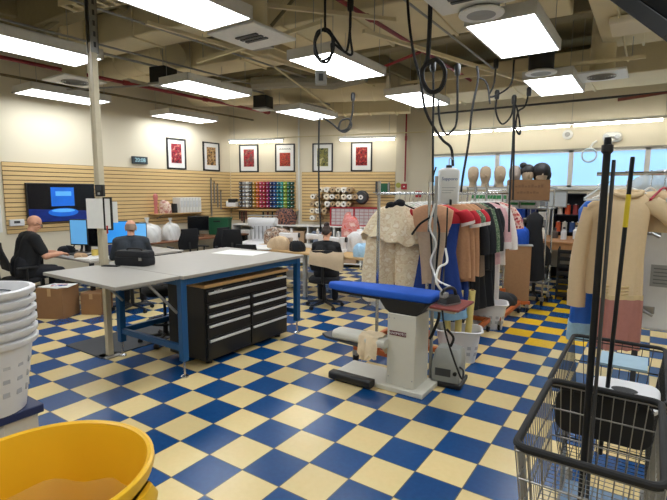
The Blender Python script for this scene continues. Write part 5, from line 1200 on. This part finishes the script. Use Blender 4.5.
for r, z in enumerate((.97, 1.22, 1.47)):
    for k in range(6):
        cn, c_ = IT[(k*2+r*3+k//3) % 6]; x = -2.35-.6+.22*k
        t = thing('shelf_box', '%s on the %s shelf of the white shelving, %s from the bookcase' % (cn, ('low', 'middle', 'high')[r], ('sixth', 'fifth', 'fourth', 'third', 'second', 'first')[k]), 'box', (x, 10.55, z))
        hh_ = .12+.05*((k+r) % 3)
        part('box_body', MB().box(-.085, .085, -.12, .12, 0, hh_, -.004), mat(cn, c_, .8), t, bevel=.012); part('box_lid', MB().box(-.09, .09, -.125, .125, hh_, hh_+.02), mat(cn+' lid', tuple(min(255, v+18) for v in c_), .8), t, bevel=.006)
t = thing('dark_bookcase', 'dark open bookcase with spools beside the white shelving', 'bookcase', (-1.38, 10.62, 0))
part('side_panel', MB().box(-.30, -.27, -.2, .2, 0, 1.74), mat('dark navy board', (34, 38, 50), .6), t); part('side_panel', MB().box(.27, .30, -.2, .2, 0, 1.74), mat('dark navy board', (34, 38, 50)), t); part('back_panel', MB().box(-.27, .27, .18, .2, 0, 1.74), mat('dark navy board', (34, 38, 50)), t)
for z in (.4, .95, 1.3, 1.72): part('shelf', MB().box(-.27, .27, -.2, .18, z, z+.02), mat('dark navy board', (34, 38, 50)), t)
for k, (x, z, c_, cn) in enumerate(((-.18, .97, (206, 92, 52), 'orange'), (-.06, .97, (214, 210, 200), 'white'), (.08, .97, (60, 90, 150), 'blue'), (.18, .97, (180, 150, 110), 'tan'), (-.16, 1.32, (216, 206, 196), 'pale'), (-.02, 1.32, (214, 84, 40), 'bright orange'), (.12, 1.32, (150, 60, 60), 'maroon'))):
    t = thing('thread_spool', '%s spool on the %s shelf of the dark bookcase' % (cn, 'lower' if z < 1 else 'upper'), 'spool', (-1.38+x, 10.5, z)); part('spool_body', MB().lathe([(.001, 0), (.055, 0), (.05, .02), (.048, .17), (.055, .19), (.001, .19)], 14), mat(cn+' spool', c_, .7), t); part('spool_core', MB().lathe([(.02, .19), (.02, .21), (.001, .21)], 10), PAPER, t)
t = thing('framed_notice', 'pale framed notice board standing on the white shelving end', 'notice', (-1.62, 10.4, 1.47)); part('board', MB().box(-.2, .2, -.01, .01, 0, .3), mat('pale notice', (196, 206, 212), .6), t); part('frame', MB().box(-.21, .21, -.014, -.01, -.01, .01).box(-.21, .21, -.014, -.01, .29, .31).box(-.21, -.19, -.014, -.01, 0, .3).box(.19, .21, -.014, -.01, 0, .3), GREYP, t)
for k, (x, y, r, h, c_, cn) in enumerate(((-2.0, 9.3, .05, .18, (210, 208, 200), 'white'), (-1.8, 9.5, .06, .14, (180, 150, 110), 'tan'), (-1.62, 9.25, .045, .2, (228, 224, 214), 'cream'), (-1.45, 9.45, .055, .16, (90, 80, 76), 'brown'), (-1.28, 9.3, .05, .19, (204, 204, 206), 'pale grey'), (-1.1, 9.5, .06, .22, (226, 226, 222), 'tall white'), (-.95, 9.3, .05, .15, (196, 120, 70), 'orange'))):
    t = thing('glue_bottle', '%s bottle standing on the sewing counter' % cn, 'bottle', (x, y, .92)); part('bottle_body', MB().lathe([(.001, 0), (r, 0), (r, h*.7), (r*.45, h*.85), (r*.4, h), (.001, h)], 14), mat(cn+' bottle', c_, .4), t); part('bottle_cap', MB().lathe([(r*.45, h), (r*.45, h+.03), (.001, h+.035)], 10), DGREY, t)
garment('blue_smock', 'royal blue smock hanging before the white shelving', 'smock', -2.35, 9.0, 1.72, .34, .85, NBLUE, seed=51)
garment('blue_smock', 'royal blue overall hanging beside the cardboard box end', 'overall', -2.12, 9.32, 1.74, .26, .6, FAB('vivid blue cloth', (20, 66, 160)), seed=52)
t = thing('coat_rail', 'thin chrome rail carrying the royal blue smocks', 'rail', (-2.6, 9.0, 1.78)); part('rail_bar', MB().tube([(0, 0, 0), (.7, .45, .02)], .01, 8), CHROME, t); part('rail_post', MB().tube([(0, 0, 0), (0, 0, -1.78)], .012, 8), CHROME, t); part('rail_post', MB().tube([(.7, .45, 0), (.7, .45, -1.0+.14)], .012, 8), CHROME, t)
t = thing('white_door_panel', 'tall white cupboard beside the dark bookcase', 'cupboard', (-.73, 10.5, 0)); part('cupboard_body', MB().box(-.32, .5, -.3, .35, 0, 1.76), mat('warm white board', (220, 212, 196), .6), t, bevel=.006); part('cupboard_leaf', MB().box(-.30, .09, -.315, -.3, .05, 1.72), mat('warm white board', (220, 212, 196)), t, bevel=.004); part('handle', MB().box(.04, .06, -.34, -.315, .9, 1.1), STEEL, t)
# lights and fittings on the window wall
t = thing('emergency_light', 'white oval emergency light on the window wall', 'emergency light', (-.75, YW, 2.84)); part('case', MB().loft([[(x, y, z) for x, z in rrect(.34*q, .2*q, .09)] for y, q in ((0, 1), (-.06, .98), (-.09, .8))]), WHITE, t, 50)
for s in (-1, 1): part('lamp_head', MB().at(s*.09, -.09, 0, PI/2).lathe([(.001, .0), (.045, .0), (.05, .03), (.035, .045), (.001, .045)], 16), mat('clear lamp glass', (206, 210, 212), .2), t)
t = thing('hanging_ring', 'clear ring shaped lamp hanging at the window head', 'lamp', (-1.12, YW-.12, 2.52)); part('ring', MB().tube([(.13*math.cos(2*PI*k/24), 0, -.02+.13*math.sin(2*PI*k/24)) for k in range(24)], .018, 8, closed=True), mat('pale ring tube', (206, 222, 230), .3), t); part('stem', MB().tube([(0, 0, .11), (.05, .05, .22), (.1, .12, .26)], .02, 8), WHITE, t)
t = thing('smoke_detector', 'small white round detector on the window wall', 'detector', (-1.55, YW, 2.94)); part('detector_body', MB().at(0, 0, 0, PI/2).lathe([(.1, 0), (.1, .03), (.07, .05), (.001, .05)], 20), WHITE, t); part('detector_ring', MB().at(0, -.05, 0, PI/2).lathe([(.05, 0), (.045, .008), (.001, .008)], 16), GREYP, t)
# ------------------------------------------------------------------ gowns on the right
t = thing('garment_rack', 'chrome rack holding the cream gown, its posts hidden behind the white cabinet edge', 'clothes rack', (1.0, 4.05, 0))
part('hanging_rail', MB().tube([(-1.36, 0, 1.90), (.5, 0, 1.90)], .014, 10), CHROME, t)
for x in (-.62, .45): part('upright', MB().tube([(x, 0, .1), (x, 0, 1.9)], .016, 10), CHROME, t); part('cross_bar', MB().box(x-.02, x+.02, -.3, .3, .08, .12), ORANGE, t)
part('base_bar', MB().box(-.62, .45, -.02, .02, .08, .12), ORANGE, t)
for x in (-.62, .45):
    for y in (-.28, .28): caster_on(t, x, y, 0)
GOWN = FAB('cream satin', (214, 190, 152), var=.03); ROSE = FAB('dusty rose cloth', (172, 118, 108), var=.05)
g_ = garment('cream_gown', 'cream gown with a gathered waist and a dusty rose skirt', 'gown', -.150, 3.93, 1.77, .31, 1.10, GOWN, d=.18, rz=.1, waist=.84, flare=.95, sleeve=.26, spread=1.3, seed=61, amp=.15, panels=((.66, .69, mat('cream gather', (206, 184, 140), .9), 'gathered_waist'), (.69, 1.02, ROSE, 'rose_skirt')), sl_r=.07, folds=9, hang=False, sides=(1,))
hanger('large white hanger carrying the cream gown with the rose skirt', -.165, 4.05, 1.9, .1, .42)
part('neckline', MB().tube([(.085*math.cos(2*PI*k/20), -.02+.05*math.sin(2*PI*k/20), .0-.03*max(0, -math.sin(2*PI*k/20))) for k in range(20)], .016, 8, closed=True), GOWN, g_)
for q in (-.64, -.665, -.69): part('gather_cord', MB().tube([(.134*math.cos(2*PI*k/40), .098*math.sin(2*PI*k/40), 1.04*q+.004*math.sin(9*2*PI*k/40)) for k in range(40)], .007, 6, closed=True), mat('cream gather', (206, 184, 140), .9), g_)
garment('cream_coat', 'cream coat with a long flared sleeve hanging behind the gown', 'coat', -.27, 4.15, 1.72, .30, .72, FAB('cream wool', (206, 182, 146), var=.03), d=.16, rz=.2, waist=1.0, flare=1.15, sleeve=.76, spread=.10, seed=62, sl_r=.062, cuff=FAB('cream wool', (206, 182, 146)), hm=BLACK, folds=6)
garment('blue_gown', 'bright blue satin gown with pale blue tulle hem behind the cream coat', 'gown', -.36, 4.36, 1.70, .28, 1.12, mat('bright blue satin', (20, 92, 190), .4, var=.1), d=.16, rz=.2, flare=1.2, seed=63, panels=((.90, 1.03, FAB('pale blue tulle', (150, 184, 206)), 'tulle_hem'),))
garment('cream_coat', 'short cream bolero at the far right of the rail', 'bolero', .12, 4.12, 1.78, .44, .3, GOWN, d=.16, rz=.1, sleeve=.3, spread=1.3, seed=64)
for k, (x, m_, mn) in enumerate(((-.32, mat('clear plastic hanger', (206, 214, 220)), 'pale clear'), (-.02, WHITE, 'white'), (.06, mat('crimson hanger', (176, 40, 66)), 'crimson'), (.14, mat('clear plastic hanger', (206, 214, 220)), 'clear'), (.22, WHITE, 'white'))):
    hanger('%s spare hanger on the gown rail, %s from its free end' % (mn, ('first', 'second', 'third', 'fourth', 'fifth')[k]), x, 4.05, 1.9, .9+.1*k, .32, m_)
bag('clear_bag', 'crumpled clear plastic bag hanging behind the gown hanger', 'bag', mat('clear plastic film', (206, 216, 222), .2, var=.05, alpha=.55), (.15, 4.45, 1.66), .6, .3, .26, .2, 33, amp=.25)
# white cabinet with latches
CW = mat('white enamel', (240, 242, 242), .35, var=.02)
t = thing('steel_cabinet', 'white enamel cabinet with two latches and a grey rating plate', 'cabinet', (.33, 4.95, 0))
part('cabinet_body', MB().box(-.39, .42, -.28, .35, .62, 1.66), CW, t, bevel=.015)
dr = part('cabinet_leaf', MB().box(-.385, .42, -.33, -.285, .64, 1.65), CW, t, bevel=.012)
for z in (1.45, .80):
    l_ = part('latch', MB().box(-.36, -.25, -.345, -.33, z-.03, z+.03), STEEL, dr, bevel=.004); part('latch_lever', MB().tube([(-.34, -.345, z), (-.32, -.37, z-.01), (-.26, -.375, z-.04)], .012, 8), STEEL, l_)
part('rating_plate', MB().box(-.30, -.10, -.334, -.33, 1.0, 1.18), mat('grey plate', (172, 176, 176), .5), dr)
mb = MB()
for k in range(5): mb.box(-.28, -.14-.02*(k % 2), -.336, -.334, 1.025+.03*k, 1.033+.03*k)
part('plate_print', mb, mat('dark plate print', (120, 124, 126), .6), dr)
for x in (-.36, .38):
    for y in (-.25, .31): part('leg', MB().box(x-.02, x+.02, y-.02, y+.02, 0, .62), DGREY, t)
# ------------------------------------------------------------------ shopping cart, two baskets
WIRE = mat('cart wire', (150, 148, 142), .35, .8, var=.05)
t = thing('shopping_cart', 'two tier wire shopping cart with black plastic rims', 'shopping cart', (-.11, 2.2, 0))
def Lc(x, y): return (x+.11, y-2.2)
def wire_basket(name, WM, x0, x1, y0, y1, z0, z1, tx, ty, step):
    """tapered wire basket, open at the top"""
    mb = MB()
    def P3(u, v, w_):                 # u, v in 0..1 across, w_ height 0..1
        k = (1-w_); a0 = x0+tx*k; a1 = x1-tx*k; b0 = y0+ty*k; b1 = y1-ty*k
        q = Lc(a0+(a1-a0)*u, b0+(b1-b0)*v); return (q[0], q[1], z0+(z1-z0)*w_)
    nx = int((x1-x0)/step); ny = int((y1-y0)/step)
    for i in range(nx+1):
        u = i/nx; mb.tube([P3(u, 0, 1), P3(u, 0, 0), P3(u, 1, 0), P3(u, 1, 1)], .0021, 5)
    for j in range(ny+1):
        v = j/ny; mb.tube([P3(0, v, 1), P3(0, v, 0), P3(1, v, 0), P3(1, v, 1)], .0021, 5)
    for w_ in (0, .33, .66, .95): mb.tube([P3(0, 0, w_), P3(1, 0, w_), P3(1, 1, w_), P3(0, 1, w_)], .0034, 6, closed=True)
    b = part(name, mb, WM, t)
    n = 6; pts = []
    for cx, cy, a0 in ((1, 1, 0), (0, 1, 90), (0, 0, 180), (1, 0, 270)):
        for i in range(n+1):
            a = math.radians(a0+90*i/n); r = .035; q = Lc((x1-r if cx else x0+r)+r*math.cos(a), (y1-r if cy else y0+r)+r*math.sin(a)); pts.append((q[0], q[1], z1))
    return b, pts
b1, pts = wire_basket('front_basket', WIRE, -.295, .085, 1.44, 2.06, .66, .99, .03, .05, .036)
part('black_rim', MB().tube(pts, .0125, 10, closed=True), RUB, b1)
b2, pts = wire_basket('rear_basket', mat('dark coated wire', (52, 54, 56), .4, .5), -.31, .11, 2.10, 2.88, .58, .97, .05, .10, .042)
part('black_rim', MB().tube(pts, .010, 8, closed=True), RUB, b2)
part('rim_bar', MB().box(-.185, .195, 2.06-2.2, 2.10-2.2, .955, .985), RUB, t, bevel=.01)
q = MB(); q.loft([[(x, y, z) for x, y in ((-.17, -.19), (.18, -.19), (.18, -.17), (-.17, -.17))] for z in (.97, .80)]); part('seat_panel', MB().at(.005, -.075, .85, PI/2).prism(rrect(.35, .19, .05), -.012, .012), BLACK, t, bevel=.005)
mb = MB(); mb.at(.07, .10, .90, .25).prism(rrect(.26, .2, .05), -.01, .01); ws = part('child_seat', mb, PLW, t, bevel=.004, label='white plastic child seat flap')
part('grip_hole', MB().at(.07, .12, .913, .25).prism([(.05*math.cos(2*PI*k/20), .02*math.sin(2*PI*k/20)) for k in range(20)], 0, .004), BLACK, ws)
for k in range(6): part('seat_slot', MB().at(-.02+.036*k, .035, .892, .25, 0, .5).box(-.007, .007, -.03, .03, 0, .004), BLACK, ws)
for x in (-.29, .08):
    a = Lc(x, 1.62); b = Lc(x, 2.9)
    part('side_tube', MB().tube(spline([(a[0], a[1]-.12, .96), (a[0], a[1], .70), (a[0], a[1]+.12, .45), (a[0], a[1]+.2, .2), (a[0], a[1]+.3, .16), (b[0], b[1]-.2, .16), (b[0], b[1], .18)]), .013, 8), STEEL, t)
    part('rear_post', MB().tube([(b[0], b[1]-.25, .16), (b[0], b[1]-.3, .62)], .012, 8), STEEL, t)
part('cross_tube', MB().tube([(*Lc(-.29, 1.9), .18), (*Lc(.08, 1.9), .18)], .012, 8), STEEL, t); part('cross_tube', MB().tube([(*Lc(-.29, 2.6), .16), (*Lc(.08, 2.6), .16)], .012, 8), STEEL, t)
part('lower_tray', MB().box(-.17, .18, -.30, .50, .20, .212), mat('blue grey tray', (112, 140, 170), .5), t, bevel=.004)
for x, y in ((-.29, 1.86), (.08, 1.86), (-.29, 2.88), (.08, 2.88)):
    a = Lc(x, y); c_ = part('caster_fork', MB().box(a[0]-.02, a[0]+.02, a[1]-.03, a[1]+.03, .09, .16), STEEL, t, bevel=.004); part('wheel', MB().tube([(a[0]-.014, a[1], .06), (a[0]+.014, a[1], .06)], .06, 18), RUB, c_)
o = part('blue_board', MB().box(-.10, .10, -.07, .07, 0, .012), mat('pale blue card', (150, 178, 194), .6), None, 0); o.location = (-.06, 2.66, .93); o.rotation_euler = (.15, 0, 0); tag(o, 'pale blue card lying across the far end of the cart', 'card')
o = part('laundry_tray', MB().box(-.16, .16, -.2, .2, 0, .1), DGREY, None) if False else None
# poles standing in the cart
def cart_pole(label, p0, p1, r, m, band=None, cap=None):
    p0, p1 = V(p0), V(p1); d = p1-p0; t = thing('cart_pole', label, 'pole', p0); part('shaft', MB().tube([(0, 0, 0), d], r, 12), m, t)
    if band: part('yellow_band', MB().tube([d*band[0], d*band[1]], r*1.12, 12), mat('yellow tape', (206, 182, 30), .5), t)
    if cap: part('end_collar', MB().tube([d*(1-.03), d*(1-.025), d*(1-.012), d*(1-.01)], [r, r*1.55, r*1.55, r], 14), BLACK, t)
    part('end_plug', MB().tube([d*.995, d*1.004], r*.9, 12), BLACK, t)
    return t
DKM = mat('black painted tube', (24, 27, 31), .35, .3)
cart_pole('thick black pole with a collar standing in the cart', (-.148, 1.99, .215), (-.15, 1.99, 1.955), .0125, DKM, None, True)
cart_pole('slim dark pole right behind the thick black pole in the cart', (-.125, 1.95, .215), (-.127, 2.0, 1.875), .0068, mat('dark chrome tube', (84, 86, 90), .3, .8))
cart_pole('black pole with a yellow band leaning in the rear basket', (-.110, 2.31, .60), (-.082, 2.338, 1.907), .0088, DKM, (.78, .885))
# ------------------------------------------------------------------ yellow bin, basket stack, low cabinet
YEL = mat('yellow bin plastic', (240, 188, 36), .38, var=.04, scale=4)
t = thing('trash_bin', 'round yellow trash bin cut off by the lower left corner', 'bin', (-1.512, .626, 0)); R_ = .315; Hh = .9
mb = MB(); mb.lathe([(.001, .0), (R_*.8, .0), (R_*.82, .02), (R_*.95, Hh-.09), (R_*.955, Hh-.05), (R_*1.01, Hh-.045), (R_*1.035, Hh-.02), (R_*1.03, Hh-.004), (R_*1.0, Hh), (R_*.965, Hh-.006), (R_*.935, Hh-.06), (R_*.79, .04), (.001, .03)], 64); part('bin_body', mb, YEL, t, 50)
for a in (.55, .55+PI): part('handle_lug', MB().at(R_*.98*math.cos(a), R_*.98*math.sin(a), Hh-.15, 0, 0, a).loft([[(x, y, z) for x, y in rrect(.07*q, .14*q, .03)] for z, q in ((0, .8), (.05, 1), (.09, .7))]), YEL, t, 50)
mb = MB(); n = 48
rings = []
for i in range(9):
    u = i/8; z = .70-.32*u; r = R_*(.87-.10*u)
    rings.append([(r*(.97-.04*math.sin(9*2*PI*j/n+u*3))*math.cos(2*PI*j/n), r*(.97-.04*math.sin(9*2*PI*j/n+u*3))*math.sin(2*PI*j/n), z+.012*math.sin(5*2*PI*j/n)) for j in range(n)])
mb.loft(rings, cap=False); part('clear_liner', mb, mat('clear liner film', (240, 216, 150), .12, var=.05, alpha=.32), t, 60)
t = thing('low_cabinet', 'low white cabinet with a dark blue top under the basket stack', 'cabinet', (-3.3, .75, 0))
part('cabinet_body', MB().box(-.38, .37, -.55, .46, .06, .455), mat('off white board', (206, 200, 188), .6), t); part('blue_top', MB().box(-.4, .4, -.57, .485, .455, .505), mat('dark blue laminate', (22, 38, 84), .45), t, bevel=.006)
part('plinth', MB().box(-.35, .33, -.5, .42, 0, .06), DGREY, t); part('cabinet_leaf', MB().box(.37, .385, -.53, .28, .09, .44), mat('off white board', (206, 200, 188)), t, bevel=.003)
first = None
for k in range(6):
    if first is None:
        first = basket('white laundry basket lowest of the nested stack on the low cabinet', (-3.10, 1.0, .506), .62, .56, .42, .43, 'laundry_basket', True, 'nested white baskets', .2, .034)
    else:
        c_ = basket(('white laundry basket second from the bottom of the nested stack', 'white laundry basket third from the bottom of the nested stack', 'white laundry basket third from the top of the nested stack', 'white laundry basket second from the top of the nested stack', 'topmost white laundry basket of the nested stack')[k-1], (-3.10, 1.0, .506+.056*k), .62, .56, .42, .43, 'laundry_basket', False, 'nested white baskets', .2, .034) if k == 1 else dup(c_, ('', '', 'white laundry basket third from the bottom of the nested stack', 'white laundry basket third from the top of the nested stack', 'white laundry basket second from the top of the nested stack', 'topmost white laundry basket of the nested stack')[k], (-3.10, 1.0, .506+.056*k))
o = part('grey_strap', sheet([[(x*.03-.0, y*.05, .05*math.sin(y*.7)) for x in range(3)] for y in range(7)]), mat('grey webbing', (96, 98, 104), .8), None); o.location = (-3.12, .98, 1.1); o.rotation_euler = (.3, 0, .4); tag(o, 'grey strap lying in the topmost white basket', 'strap')
